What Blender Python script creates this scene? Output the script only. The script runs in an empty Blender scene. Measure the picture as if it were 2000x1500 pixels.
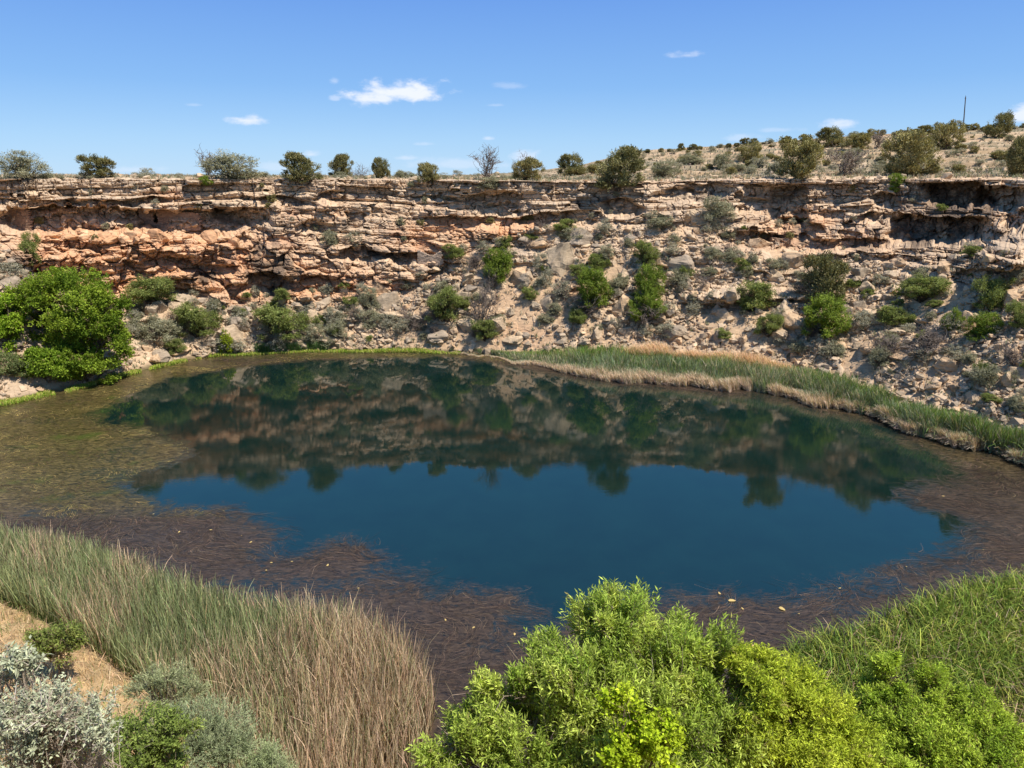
import bpy, math, random
import numpy as np
from mathutils import Vector

random.seed(7)
RNG = np.random.default_rng(11)
C = bpy.context.scene.collection
PI = math.pi

# ------------------------------------------------------------------ camera
FPX = 1389.0                      # focal length in pixels of a 2000 px wide frame
PITCH = math.radians(16.3)
EYE = 21.0                        # metres above the water
cam_d = bpy.data.cameras.new('camera')
cam = bpy.data.objects.new('camera', cam_d); C.objects.link(cam)
cam_d.sensor_width = 36.0; cam_d.lens = 36.0 * FPX / 2000.0
cam_d.clip_start = 0.1; cam_d.clip_end = 20000
cam.location = (0, 0, EYE)
cam.rotation_euler = (math.radians(90) - PITCH, 0, 0)
bpy.context.scene.camera = cam

# ------------------------------------------------------------------ sun and sky
SUN_EL = math.radians(61); SUN_AZ = math.radians(120)       # azimuth clockwise from +Y
sdir = Vector((math.sin(SUN_AZ) * math.cos(SUN_EL), math.cos(SUN_AZ) * math.cos(SUN_EL), math.sin(SUN_EL)))
sun_d = bpy.data.lights.new('sun', 'SUN'); sun_d.energy = 4.6; sun_d.angle = math.radians(0.5)
sun_d.color = (1.0, 0.94, 0.86)
sun = bpy.data.objects.new('sun', sun_d); C.objects.link(sun)
sun.location = (60, -40, 90)
sun.rotation_euler = (-sdir).to_track_quat('-Z', 'Y').to_euler()
sc = bpy.context.scene
sc.view_settings.view_transform = 'Standard'; sc.view_settings.look = 'None'
sc.view_settings.gamma = 1.0; sc.view_settings.use_curve_mapping = False
sc.view_settings.exposure = 0.52
sc.cycles.max_bounces = 6; sc.cycles.diffuse_bounces = 3; sc.cycles.glossy_bounces = 3
sc.cycles.transmission_bounces = 3; sc.cycles.caustics_reflective = False; sc.cycles.caustics_refractive = False


def ray(px, py):
    """direction (x/Y, z/Y) of a photograph pixel per metre of depth Y"""
    cx = (np.asarray(px, float) - 1000) / FPX; cy = (750 - np.asarray(py, float)) / FPX
    den = math.cos(PITCH) + cy * math.sin(PITCH)
    return cx / den, (-math.sin(PITCH) + cy * math.cos(PITCH)) / den

def proj(x, y, z):
    dz = z - EYE
    f = y * math.cos(PITCH) - dz * math.sin(PITCH); u = y * math.sin(PITCH) + dz * math.cos(PITCH)
    f = np.maximum(f, 0.01)
    return 1000 + FPX * x / f, 750 - FPX * u / f

def at(px, py, Y):
    a, e = ray(px, py); return Vector((float(a) * Y, Y, EYE + float(e) * Y))

def onz(px, py, z=0.0):
    a, e = ray(px, py); Y = (z - EYE) / e; return np.stack([a * Y, Y], -1)

world = bpy.data.worlds.new('World'); sc.world = world; world.use_nodes = True
NT = world.node_tree; NT.nodes.clear()
def nd(nt, t, **kw):
    n = nt.nodes.new(t)
    for k, v in kw.items(): setattr(n, k, v)
    return n
def lk(nt, a, b): nt.links.new(a, b)
wo = nd(NT, 'ShaderNodeOutputWorld'); wb = nd(NT, 'ShaderNodeBackground'); wb.inputs['Strength'].default_value = 0.12
sky = nd(NT, 'ShaderNodeTexSky', sky_type='NISHITA'); sky.sun_disc = False
sky.sun_elevation = SUN_EL; sky.sun_rotation = SUN_AZ; sky.altitude = 1100
sky.air_density = 1.0; sky.dust_density = 0.1; sky.ozone_density = 1.5
hs = nd(NT, 'ShaderNodeHueSaturation'); hs.inputs['Saturation'].default_value = 1.08; hs.inputs['Value'].default_value = 1.0
lk(NT, sky.outputs[0], hs.inputs['Color'])
geo = nd(NT, 'ShaderNodeTexCoord')
nrm = nd(NT, 'ShaderNodeVectorMath', operation='NORMALIZE'); lk(NT, geo.outputs['Generated'], nrm.inputs[0])
sepz = nd(NT, 'ShaderNodeSeparateXYZ'); lk(NT, nrm.outputs[0], sepz.inputs[0])
rmp = nd(NT, 'ShaderNodeValToRGB'); lk(NT, sepz.outputs['Z'], rmp.inputs[0])       # clear desert air: pale at the horizon, deep blue overhead
els = [(0.0, (.375, .61, .88)), (.045, (.32, .56, .87)), (.11, (.205, .435, .83)), (.21, (.135, .320, .78)), (.40, (.060, .285, .64)), (.8, (.04, .14, .44))]
rmp.color_ramp.elements[0].position = 0; rmp.color_ramp.elements[1].position = .8
for p_, c_ in els[1:-1]: rmp.color_ramp.elements.new(p_)
for el_, (p_, c_) in zip(rmp.color_ramp.elements, els): el_.position = p_; el_.color = c_ + (1,)
rsc = nd(NT, 'ShaderNodeVectorMath', operation='SCALE'); lk(NT, rmp.outputs[0], rsc.inputs[0]); rsc.inputs['Scale'].default_value = 6.25
skm = nd(NT, 'ShaderNodeMix', data_type='RGBA'); skm.inputs[0].default_value = .88; lk(NT, hs.outputs[0], skm.inputs[6]); lk(NT, rsc.outputs[0], skm.inputs[7])
def vdir(px, py):
    a, e = ray(px, py); return Vector((float(a), 1.0, float(e))).normalized()
# every cloud: a direction in the sky, an angular size, and a ragged edge from noise
cn = nd(NT, 'ShaderNodeTexNoise'); cn.inputs['Scale'].default_value = 38; cn.inputs['Detail'].default_value = 7; cn.inputs['Roughness'].default_value = 0.6
cmap = nd(NT, 'ShaderNodeMapping'); cmap.inputs['Scale'].default_value = (1, 1, 2.2)
lk(NT, nrm.outputs[0], cmap.inputs['Vector']); lk(NT, cmap.outputs[0], cn.inputs['Vector'])
prev = None
clouds = [(790, 180, 96, 28, 1.0), (728, 194, 70, 22, 0.95), (483, 236, 58, 12, 0.85), (1342, 108, 40, 9, 0.42), (990, 168, 36, 9, 0.22),
          (1642, 244, 34, 15, 0.7), (2005, 226, 40, 22, 0.9), (1025, 308, 40, 16, 0.55), (900, 322, 120, 16, 0.3), (790, 308, 30, 8, 0.4),
          (605, 302, 22, 8, 0.5), (654, 158, 12, 8, 0.3), (655, 193, 14, 8, 0.4), (953, 271, 18, 6, 0.45), (1520, 254, 50, 8, 0.25),
          (545, 326, 70, 14, 0.28), (830, 281, 26, 5, 0.25), (380, 205, 16, 4, 0.2), (970, 206, 20, 4, 0.2), (250, 332, 70, 10, 0.3), (1450, 270, 50, 10, 0.3)]
for (px, py, hw, hh, den) in clouds:
    c = vdir(px, py); r = Vector((c.y, -c.x, 0)).normalized(); u = r.cross(c)
    def dotn(v, s):
        n = nd(NT, 'ShaderNodeVectorMath', operation='DOT_PRODUCT'); lk(NT, nrm.outputs[0], n.inputs[0]); n.inputs[1].default_value = tuple(v * s)
        return n.outputs['Value']
    sx = FPX / hw; sy = FPX / hh
    ax = nd(NT, 'ShaderNodeMath', operation='POWER'); lk(NT, dotn(r, sx), ax.inputs[0]); ax.inputs[1].default_value = 2
    ay0 = dotn(u, sy)
    # flatter underside: points below the centre count double
    neg = nd(NT, 'ShaderNodeMath', operation='MULTIPLY'); lk(NT, ay0, neg.inputs[0]); neg.inputs[1].default_value = -1.5
    mx = nd(NT, 'ShaderNodeMath', operation='MAXIMUM'); lk(NT, ay0, mx.inputs[0]); lk(NT, neg.outputs[0], mx.inputs[1])
    ay = nd(NT, 'ShaderNodeMath', operation='POWER'); lk(NT, mx.outputs[0], ay.inputs[0]); ay.inputs[1].default_value = 2
    sm = nd(NT, 'ShaderNodeMath', operation='ADD'); lk(NT, ax.outputs[0], sm.inputs[0]); lk(NT, ay.outputs[0], sm.inputs[1])
    rt = nd(NT, 'ShaderNodeMath', operation='SQRT'); lk(NT, sm.outputs[0], rt.inputs[0])
    # 1 - r + (noise-0.5)*1.6
    na = nd(NT, 'ShaderNodeMath', operation='MULTIPLY_ADD'); lk(NT, cn.outputs[0], na.inputs[0]); na.inputs[1].default_value = 2.1; na.inputs[2].default_value = -0.2
    sb = nd(NT, 'ShaderNodeMath', operation='SUBTRACT'); lk(NT, na.outputs[0], sb.inputs[0]); lk(NT, rt.outputs[0], sb.inputs[1])
    mr = nd(NT, 'ShaderNodeMapRange'); mr.interpolation_type = 'SMOOTHSTEP'; lk(NT, sb.outputs[0], mr.inputs['Value'])
    mr.inputs['From Min'].default_value = -0.12; mr.inputs['From Max'].default_value = 0.75; mr.inputs['To Max'].default_value = den
    if prev is None: prev = mr.outputs[0]
    else:
        m = nd(NT, 'ShaderNodeMath', operation='MAXIMUM'); lk(NT, prev, m.inputs[0]); lk(NT, mr.outputs[0], m.inputs[1]); prev = m.outputs[0]
cmix = nd(NT, 'ShaderNodeMix', data_type='RGBA'); lk(NT, prev, cmix.inputs[0]); lk(NT, skm.outputs[2], cmix.inputs[6]); cmix.inputs[7].default_value = (5.2, 5.5, 6.3, 1)
lk(NT, cmix.outputs[2], wb.inputs['Color']); lk(NT, wb.outputs[0], wo.inputs['Surface'])

# ------------------------------------------------------------------ noise
def _h(ix, iy, iz, seed):
    h = (ix.astype(np.int64) * 374761393 + iy.astype(np.int64) * 668265263 + iz.astype(np.int64) * 2147483647 + seed * 974634777) & 0xffffffff
    h = ((h ^ (h >> 13)) * 1274126177) & 0xffffffff
    h = ((h ^ (h >> 16)) * 2246822519) & 0xffffffff
    return ((h ^ (h >> 15)) & 0xffffff) / float(0xffffff)
def n3(x, y, z, seed=0):
    x = np.asarray(x, float); y = np.asarray(y, float) + 0 * x; z = np.asarray(z, float) + 0 * x
    ix = np.floor(x); iy = np.floor(y); iz = np.floor(z); fx = x - ix; fy = y - iy; fz = z - iz
    fx = fx * fx * (3 - 2 * fx); fy = fy * fy * (3 - 2 * fy); fz = fz * fz * (3 - 2 * fz)
    r = 0
    for a in (0, 1):
        wa = fx if a else 1 - fx
        for b in (0, 1):
            wb_ = fy if b else 1 - fy
            for c in (0, 1):
                r = r + wa * wb_ * (fz if c else 1 - fz) * _h(ix + a, iy + b, iz + c, seed)
    return r * 2 - 1
def n2(x, y, seed=0):
    x = np.asarray(x, float); y = np.asarray(y, float) + 0 * x
    ix = np.floor(x); iy = np.floor(y); fx = x - ix; fy = y - iy
    fx = fx * fx * (3 - 2 * fx); fy = fy * fy * (3 - 2 * fy); z = np.zeros_like(ix)
    return ((_h(ix, iy, z, seed) * (1 - fx) + _h(ix + 1, iy, z, seed) * fx) * (1 - fy) +
            (_h(ix, iy + 1, z, seed) * (1 - fx) + _h(ix + 1, iy + 1, z, seed) * fx) * fy) * 2 - 1
def fbm2(x, y, o=4, seed=0):
    r = 0; a = 1; t = 0
    for i in range(o): r = r + a * n2(x * 2 ** i, y * 2 ** i, seed + i); t += a; a *= .5
    return r / t
def fbm3(x, y, z, o=3, seed=0):
    r = 0; a = 1; t = 0
    for i in range(o): r = r + a * n3(x * 2 ** i, y * 2 ** i, z * 2 ** i, seed + i); t += a; a *= .5
    return r / t
def worley(x, y, z, seed=0):
    """F1, F2 distances, random value of the nearest cell and its offset vector"""
    ix = np.floor(x); iy = np.floor(y); iz = np.floor(z)
    f1 = np.full(x.shape, 9.); f2 = np.full(x.shape, 9.); idv = np.zeros(x.shape)
    ox = np.zeros(x.shape); oz = np.zeros(x.shape); oy = np.zeros(x.shape)
    for a in (-1, 0, 1):
        for b in (-1, 0, 1):
            for c in (-1, 0, 1):
                cx, cy, cz = ix + a, iy + b, iz + c
                dx = cx + _h(cx, cy, cz, seed) - x; dy = cy + _h(cx, cy, cz, seed + 1) - y; dz = cz + _h(cx, cy, cz, seed + 2) - z
                d = np.sqrt(dx * dx + dy * dy + dz * dz)
                near = d < f1
                f2 = np.where(near, f1, np.minimum(f2, d)); f1 = np.where(near, d, f1)
                idv = np.where(near, _h(cx, cy, cz, seed + 3), idv)
                ox = np.where(near, -dx, ox); oy = np.where(near, -dy, oy); oz = np.where(near, -dz, oz)
    return f1, f2, idv, ox, oy, oz
def ss(a, b, x):
    t = np.clip((np.asarray(x, float) - a) / (b - a), 0, 1); return t * t * (3 - 2 * t)
def pinside(P, x, y):
    P = np.asarray(P); ins = np.zeros(np.shape(x), bool); j = len(P) - 1
    for i in range(len(P)):
        xi, yi = P[i]; xj, yj = P[j]
        c = ((yi > y) != (yj > y)) & (x < (xj - xi) * (y - yi) / (yj - yi + 1e-12) + xi); ins ^= c; j = i
    return ins
def pdist(P, x, y, closed=True):
    P = np.asarray(P, float); d = np.full(np.shape(x), 1e9)
    for i in range(len(P) if closed else len(P) - 1):
        ax, ay = P[i]; bx, by = P[(i + 1) % len(P)]; vx, vy = bx - ax, by - ay
        t = np.clip(((x - ax) * vx + (y - ay) * vy) / (vx * vx + vy * vy + 1e-12), 0, 1)
        d = np.minimum(d, np.hypot(x - ax - t * vx, y - ay - t * vy))
    return d

# ------------------------------------------------------------------ mesh helpers
def tag(o, label=None, cat=None, group=None, kind=None):
    if label: o['label'] = label
    if cat: o['category'] = cat
    if group: o['group'] = group
    if kind: o['kind'] = kind
    return o
def mesh_np(name, V, F, mat=None, col=None, attrs=None, smooth=False):
    """V (n,3), F (m,k) all faces with k corners, or a list of such arrays"""
    me = bpy.data.meshes.new(name)
    Fs = F if isinstance(F, list) else [F]
    Fs = [f for f in Fs if len(f)]
    nl = sum(f.size for f in Fs); nf = sum(len(f) for f in Fs)
    me.vertices.add(len(V)); me.vertices.foreach_set('co', np.ascontiguousarray(V, dtype=np.float32).ravel())
    me.loops.add(nl); me.loops.foreach_set('vertex_index', np.concatenate([f.ravel() for f in Fs]).astype(np.int32))
    me.polygons.add(nf)
    st = np.concatenate([np.full(len(f), f.shape[1]) for f in Fs]); st = np.concatenate([[0], np.cumsum(st)[:-1]])
    me.polygons.foreach_set('loop_start', st.astype(np.int32))
    me.update(calc_edges=True)
    if smooth: me.polygons.foreach_set('use_smooth', np.ones(nf, bool))
    else: me.polygons.foreach_set('use_smooth', np.zeros(nf, bool))
    if col is not None:
        c = np.ones((len(V), 4), np.float32); c[:, :3] = np.clip(col, 0, 1)
        a = me.attributes.new('Col', 'FLOAT_COLOR', 'POINT'); a.data.foreach_set('color', c.ravel())
    for k, v in (attrs or {}).items():
        a = me.attributes.new(k, 'FLOAT', 'POINT'); a.data.foreach_set('value', np.asarray(v, np.float32).ravel())
    if mat: me.materials.append(mat)
    return me
def obj(name, me, parent=None, loc=None):
    o = bpy.data.objects.new(name, me); C.objects.link(o)
    if parent: o.parent = parent
    if loc is not None: o.location = loc
    return o
def gridF(nr, nc):
    i = np.arange(nr - 1)[:, None] * nc + np.arange(nc - 1)[None]
    return np.stack([i, i + 1, i + nc + 1, i + nc], -1).reshape(-1, 4)

# ------------------------------------------------------------------ materials
def base_mat(name, rough=0.9, spec=0.2):
    m = bpy.data.materials.new(name); m.use_nodes = True; nt = m.node_tree
    b = nt.nodes['Principled BSDF']; b.inputs['Roughness'].default_value = rough; b.inputs['Specular IOR Level'].default_value = spec
    return m, nt, b
def rock_material(name, scale=1.0):
    m, nt, b = base_mat(name, 0.92, 0.12)
    at_ = nd(nt, 'ShaderNodeAttribute', attribute_name='Col')
    tc = nd(nt, 'ShaderNodeNewGeometry')
    n1 = nd(nt, 'ShaderNodeTexNoise'); n1.inputs['Scale'].default_value = 2.6 * scale; n1.inputs['Detail'].default_value = 8; n1.inputs['Roughness'].default_value = 0.72
    mp = nd(nt, 'ShaderNodeMapping'); mp.inputs['Scale'].default_value = (0.6, 0.6, 2.0)
    lk(nt, tc.outputs['Position'], mp.inputs['Vector']); lk(nt, mp.outputs[0], n1.inputs['Vector'])
    mr = nd(nt, 'ShaderNodeMapRange'); lk(nt, n1.outputs[0], mr.inputs['Value'])
    mr.inputs['From Min'].default_value = 0.28; mr.inputs['From Max'].default_value = 0.72; mr.inputs['To Min'].default_value = 0.62; mr.inputs['To Max'].default_value = 1.28
    mu = nd(nt, 'ShaderNodeVectorMath', operation='SCALE'); lk(nt, at_.outputs['Color'], mu.inputs[0]); lk(nt, mr.outputs[0], mu.inputs['Scale'])
    wt_ = nd(nt, 'ShaderNodeVectorMath', operation='MULTIPLY'); lk(nt, mu.outputs[0], wt_.inputs[0]); wt_.inputs[1].default_value = (1.02, .935, .80)
    lk(nt, wt_.outputs[0], b.inputs['Base Color'])
    bp = nd(nt, 'ShaderNodeBump'); bp.inputs['Strength'].default_value = 0.7; bp.inputs['Distance'].default_value = 0.12
    lk(nt, n1.outputs[0], bp.inputs['Height']); lk(nt, bp.outputs[0], b.inputs['Normal'])
    return m
def leaf_material(name, trans=0.3, rough=0.6, spec=0.12, var=0.35):
    m, nt, b = base_mat(name, rough, spec)
    at_ = nd(nt, 'ShaderNodeAttribute', attribute_name='Col')
    g = nd(nt, 'ShaderNodeNewGeometry')
    mr = nd(nt, 'ShaderNodeMapRange'); lk(nt, g.outputs['Random Per Island'], mr.inputs['Value'])
    mr.inputs['To Min'].default_value = 1 - var; mr.inputs['To Max'].default_value = 1 + var
    mu = nd(nt, 'ShaderNodeVectorMath', operation='SCALE'); lk(nt, at_.outputs['Color'], mu.inputs[0]); lk(nt, mr.outputs[0], mu.inputs['Scale'])
    lk(nt, mu.outputs[0], b.inputs['Base Color'])
    tr = nd(nt, 'ShaderNodeBsdfTranslucent')
    m2 = nd(nt, 'ShaderNodeVectorMath', operation='MULTIPLY'); lk(nt, mu.outputs[0], m2.inputs[0]); m2.inputs[1].default_value = (1.3, 1.25, 0.6)
    lk(nt, m2.outputs[0], tr.inputs['Color'])
    mx = nd(nt, 'ShaderNodeMixShader'); mx.inputs[0].default_value = trans
    lk(nt, b.outputs[0], mx.inputs[1]); lk(nt, tr.outputs[0], mx.inputs[2]); lk(nt, mx.outputs[0], nt.nodes['Material Output'].inputs['Surface'])
    return m
M_rock = rock_material('limestone')
M_leaf = leaf_material('leaf', 0.36, var=.5)
M_scrub = leaf_material('scrub leaf', 0.15, 0.8, 0.1, 0.4)
M_reed = leaf_material('reed', 0.2, 0.7, 0.08, 0.4)
M_bark = rock_material('bark', 6.0)

# ------------------------------------------------------------------ far side of the bowl: shore, talus, cliff, rim, plateau and hill
def tab(rows): return np.array(rows, float)
# shore depth Y by azimuth (from px at row 700)
shore = tab([(-500, 50), (-250, 58), (0, 65.6), (120, 69.5), (240, 75.5), (402, 84), (600, 86.5), (800, 86.5), (900, 85.5), (1000, 84), (1100, 82.0), (1300, 78), (1560, 71.5), (1750, 62), (1850, 57), (2000, 51.5), (2300, 44), (2600, 38)])
base = tab([(-500, 480, 66), (-250, 480, 72), (0, 485, 80), (90, 540, 82.5), (200, 592, 85), (400, 597, 89), (600, 592, 91.5), (800, 568, 93.5), (900, 500, 94.5), (1000, 462, 95.5), (1200, 432, 95), (1400, 445, 92), (1600, 505, 86.5), (1800, 512, 80), (2000, 500, 70), (2300, 480, 58), (2600, 480, 48)])
bench = tab([(-500, 430, 70), (0, 462, 83), (200, 468, 87.5), (400, 470, 91), (600, 478, 94), (800, 470, 96.5), (1000, 420, 97.5), (1200, 400, 96), (1400, 405, 94), (1600, 430, 90), (1800, 435, 84.5), (2000, 430, 75.5), (2300, 430, 62), (2600, 430, 52)])
rim = tab([(-500, 352, 74), (-250, 351, 80), (0, 350, 87), (300, 350, 93), (700, 351, 98), (1000, 353, 99.5), (1200, 357, 98), (1400, 352, 97), (1600, 350, 94), (1800, 350, 89), (2000, 351, 80), (2300, 352, 68), (2600, 352, 58)])
hill = tab([(-500, 345), (850, 345), (1000, 338), (1120, 326), (1240, 296), (1400, 286), (1600, 270), (1800, 257), (2000, 247), (2300, 235), (2600, 235)])

NC = 2000
A = np.linspace(-0.98, 0.98, NC)
def lev(t, row0=None):
    """(Y, z) of a level for every column"""
    if t.shape[1] == 2:
        a, e = ray(t[:, 0], 700); Y = np.interp(A, a, t[:, 1]); return Y, np.zeros(NC)
    a, e = ray(t[:, 0], t[:, 1]); Y = np.interp(A, a, t[:, 2]); z = EYE + np.interp(A, a, e * t[:, 2]); return Y, z
def smooth1(v, k=45):
    p = np.pad(v, k, mode='edge'); return np.convolve(p, np.hanning(2 * k + 1) / np.hanning(2 * k + 1).sum(), 'valid')
SY, SZ = lev(shore); BY, BZ = lev(base); MY, MZ = lev(bench); RY, RZ = lev(rim)
SY, BY, MY, RY, BZ, MZ, RZ = [smooth1(v) for v in (SY, BY, MY, RY, BZ, MZ, RZ)]
S_arc = A * 92
RY = RY + 1.6 * fbm2(S_arc * .05, S_arc * 0, 3, 5) + .7 * n2(S_arc * .25, S_arc * 0, 6)
ha, he = ray(hill[:, 0], hill[:, 1]); HE = smooth1(np.interp(A, ha, he), 30)
rows = []; kinds = []
def seg(Y0, Z0, Y1, Z1, n, kind, pw=1.0, end=False):
    t = np.linspace(0, 1, n, endpoint=end)[:, None] ** pw
    rows.append((Y0[None] * (1 - t) + Y1[None] * t, Z0[None] * (1 - t) + Z1[None] * t)); kinds.append(np.full(n, kind))
seg(SY - 9, SZ - 3.5, SY, SZ - 0.05, 14, 0)
seg(SY, SZ - 0.05, BY, BZ, 190, 1)
seg(BY, BZ, MY, MZ, 150, 2)
seg(MY, MZ, RY, RZ, 170, 3)
P1Y = RY + 14; P1Z = RZ + 0.25 + ss(.0, .5, A) * 0.5
seg(RY, RZ, P1Y, P1Z, 70, 4)
HY = 250 + 0 * A; HZ = EYE + HE * HY
seg(P1Y, P1Z, HY, HZ, 150, 5, 1.5)
seg(HY, HZ, HY + 90, HZ - 4 * ss(0, .2, A) - 0.1, 10, 6)
seg(HY + 90, HZ - 4 * ss(0, .2, A) - 0.1, HY * 0 + 5000, HZ * 0 + 18, 12, 7, 3.0, end=True)
Y = np.concatenate([r[0] for r in rows]); Z = np.concatenate([r[1] for r in rows]); K = np.concatenate(kinds)[:, None] + 0 * Y
NR = len(Y)
S = A[None] * 92 + 0 * Y
PXb, PYb = proj(A[None] * Y, Y, Z)
# row fractions of the cliff (0 at cliff base, 1 at rim)
rockm = np.clip(ss(BZ[None] - 1.2, BZ[None] + 0.6, Z + 1.0 * fbm2(S * .15, Z * .3, 3, 40)), 0, 1) * (K <= 4)
rockm = np.where(K == 4, 1 - ss(RY[None] + 1.0, RY[None] + 7, Y), rockm)
talm = (K == 1) * 1.0 * (1 - rockm)

def layers(seed, lo, hi, zlo=-6, zhi=40):
    r = np.random.default_rng(seed); b = [zlo]
    while b[-1] < zhi: b.append(b[-1] + lo + (hi - lo) * r.random() ** 1.6)
    return np.array(b)
def strata(S, Z, seed, lo, hi, amp, blk, warp=1.0):
    zw = Z + warp * (.8 * n2(S * .03, 0 * S, seed) + .22 * n2(S * .17, 0 * S, seed + 1)) + .10 * n2(S * .9, Z * .7, seed + 2) * warp
    B = layers(seed, lo, hi); i = np.clip(np.searchsorted(B, zw.ravel(), 'right') - 1, 0, len(B) - 2).reshape(zw.shape)
    th = (B[i + 1] - B[i]); t = (zw - B[i]) / th
    q = S / (blk * (0.5 + _h(i, i * 0, i * 0, seed + 5))) + 1.1 * n2(S * .6 / blk, i * 7.31, seed + 6) + 0.35 * n2(S * 3 / blk, Z * 2.5, seed + 9)
    cell = np.floor(q); f = q - cell
    h = _h(i, cell, i * 0, seed + 7)
    h2 = _h(i, i * 0 + 3, i * 0, seed + 8)
    crack = np.exp(-(np.minimum(f, 1 - f) * blk / 0.10) ** 2)
    prof = -0.36 * (1 - t) ** 3 - 0.2 * t ** 6
    return amp * ((h - .5) * 0.75 + (h2 - .5) * 1.1) + amp * prof * 0.8 - crack * amp * 0.35, h, h2, i
d1, h1, g1, i1 = strata(S, Z, 101, 0.7, 2.2, 1.5, 3.4, 1.0)
d2, h2_, g2, i2 = strata(S, Z, 202, 0.22, 0.8, 0.50, 1.1, .8)
lf = fbm2(S * .045, Z * .12, 3, 60)
vb = S / 5.5 + .5 * n2(S * .3, Z * .15, 61); vcell = _h(np.floor(vb), 0 * vb, 0 * vb, 62) - .5; vf = vb - np.floor(vb)
vb2 = S / 2.1 + .4 * n2(S * .8, Z * .5, 63); zc_ = np.floor(Z / 2.3 + .8 * n2(S * .1, 0 * S, 64)); vcell2 = _h(np.floor(vb2), zc_, 0 * vb, 65) - .5
# layered above, bulging boulders below
lower = np.clip(ss(0, 1, (MZ[None] + .9 - Z) / 2.4 + .4 * lf) * ss(1180, 1000, PXb), 0, 1) * ((K == 2) | (K == 3))
f1, f2, cid, ox, oy, oz = worley(S * .33 + .5 * n2(S * .5, Z * .9, 75) + .12 * Z, Y * .33, (Z + .7 * n2(S * .35, Z * .4, 77) + .25 * n2(S * 1.2, Z * 1.5, 76)) * .62, 300)
g1_, g2b, cid2, ox2, oy2, oz2 = worley(S * 1.15 + .3 * n2(S, Z, 78), Y * 1.1, Z * 1.9, 400)
bulge = (2.0 * (cid - .5) + .8 * (1 - f1 ** 2) - 0.6 + .5 * ox * (cid - .5)) + 0.32 * (1 - g1_ ** 2) + .28 * (cid2 - .5)
edge = -0.3 * np.exp(-((f2 - f1) / .07) ** 2)
disp = 1.1 * vcell + .7 * vcell2 + (1 - lower) * (d1 + d2 + .25 * (cid2 - .5) + 1.3 * lf) + lower * (bulge + edge + 0.5 * d1 + 0.7 * d2 + 1.0 * lf)
disp += 0.30 * fbm3(S * .9, Y * .9, Z * 1.6, 4, 500)
disp *= rockm

# named recesses and bulges of the cliff: (px, py, half width, half height, depth, edge softness)
feat = [
 (150, 432, 175, 30, 4.2, .18), (75, 402, 90, 12, 1.3, .3), (380, 440, 110, 27, 3.6, .25), (470, 425, 60, 22, 2.2, .35), (230, 446, 50, 14, -1.5, .5), (225, 396, 130, 8, 1.8, .3),
 (500, 470, 35, 40, 1.4, .5), (520, 560, 45, 26, 2.3, .35), (420, 530, 50, 14, 1.6, .4), (330, 505, 55, 12, 1.2, .4), (345, 578, 50, 10, 1.4, .4),
 (700, 498, 60, 13, 1.7, .4), (800, 502, 48, 14, 2.2, .35), (620, 455, 40, 22, 1.3, .5), (655, 385, 30, 16, 1.2, .4), (560, 395, 60, 10, 1.2, .4), (850, 395, 50, 10, .9, .4),
 (975, 398, 55, 24, 1.7, .2), (1060, 430, 60, 15, 2.0, .4), (1205, 408, 42, 17, 3.6, .3), (1130, 425, 50, 14, 1.5, .4), (930, 432, 110, 12, 1.1, .4),
 (1320, 385, 45, 13, 1.8, .4), (1375, 372, 60, 10, 1.6, .4), (1540, 405, 50, 40, 3.0, .2), (1470, 405, 20, 20, 2.2, .35), (1555, 450, 45, 20, 2.2, .3), (1480, 372, 30, 10, 1.4, .3),
 (1870, 380, 72, 25, 4.0, .2), (1955, 390, 60, 24, 3.0, .3), (1735, 395, 26, 18, 1.9, .3), (1830, 452, 105, 32, 3.4, .2), (1730, 430, 60, 12, 2.0, .3), (1690, 398, 55, 6, -1.3, .4), (1620, 418, 30, 10, 1.5, .4),
 (1600, 478, 170, 12, 2.2, .25), (1450, 470, 50, 12, 1.8, .35), (1760, 508, 60, 8, 1.4, .35), (1665, 492, 120, 4, -.8, .5),
 (1990, 430, 40, 30, 1.6, .4),
]
rec = np.zeros_like(Y)
wx = PXb + 14 * n2(S * .25, Z * .6, 80) + 6 * n2(S * .9, Z * 1.6, 81); wy = PYb + 6 * n2(S * .2, Z * .5, 82) + 3.0 * n2(S * .8, Z * 1.5, 83)
for (cx, cy, hw, hh, dep, so) in feat:
    r = ((np.abs(wx - cx) / hw) ** 2.6 + (np.abs(wy - cy) / hh) ** 2.6) ** (1 / 2.6)
    rec += dep * (1 - ss(1 - so, 1 + so * .3, r))
rec += ss(.3, 1.4, rec) * (1.1 * (cid2 - .5) + .9 * (cid - .5) + .6 * fbm2(S * .8, Z * 1.6, 3, 84))
rec *= np.where(K <= 4, ss(BZ[None] - 2.5, BZ[None] - .5, Z), 0) * np.where(K == 4, 1 - ss(RY[None], RY[None] + 2.5, Y), 1)
lowband = (1 - .5 * ss(.5, 2.5, rec))                # alcove walls are smoother
# ledges of bedrock that poke out of the talus on the right of centre, and a leaning buttress at the right edge
talfeat = [(1480, 572, 170, 14, -1.1, .6), (1385, 580, 70, 16, -1.5, .4), (1560, 600, 60, 8, -1.0, .6), (1330, 500, 60, 12, -.9, .6), (1650, 545, 110, 8, -.9, .6), (1960, 500, 52, 26, -3.2, .4), (1900, 545, 40, 22, 1.6, .4),
           (20, 500, 60, 22, -2.0, .4), (20, 545, 46, 22, -1.5, .4), (290, 625, 40, 14, -1.0, .4), (1000, 500, 60, 16, -1.0, .4), (700, 615, 70, 8, -.8, .5), (1630, 625, 60, 14, -1.1, .4)]
tb = np.zeros_like(Y)
for (cx, cy, hw, hh, dep, so) in talfeat:
    r = ((np.abs(wx - cx) / hw) ** 2.4 + (np.abs(wy - cy) / hh) ** 2.4) ** (1 / 2.4)
    tb += -dep * (1 - ss(1 - so, 1 + so * .3, r))
tb *= (K <= 2) * (K >= 1)
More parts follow.
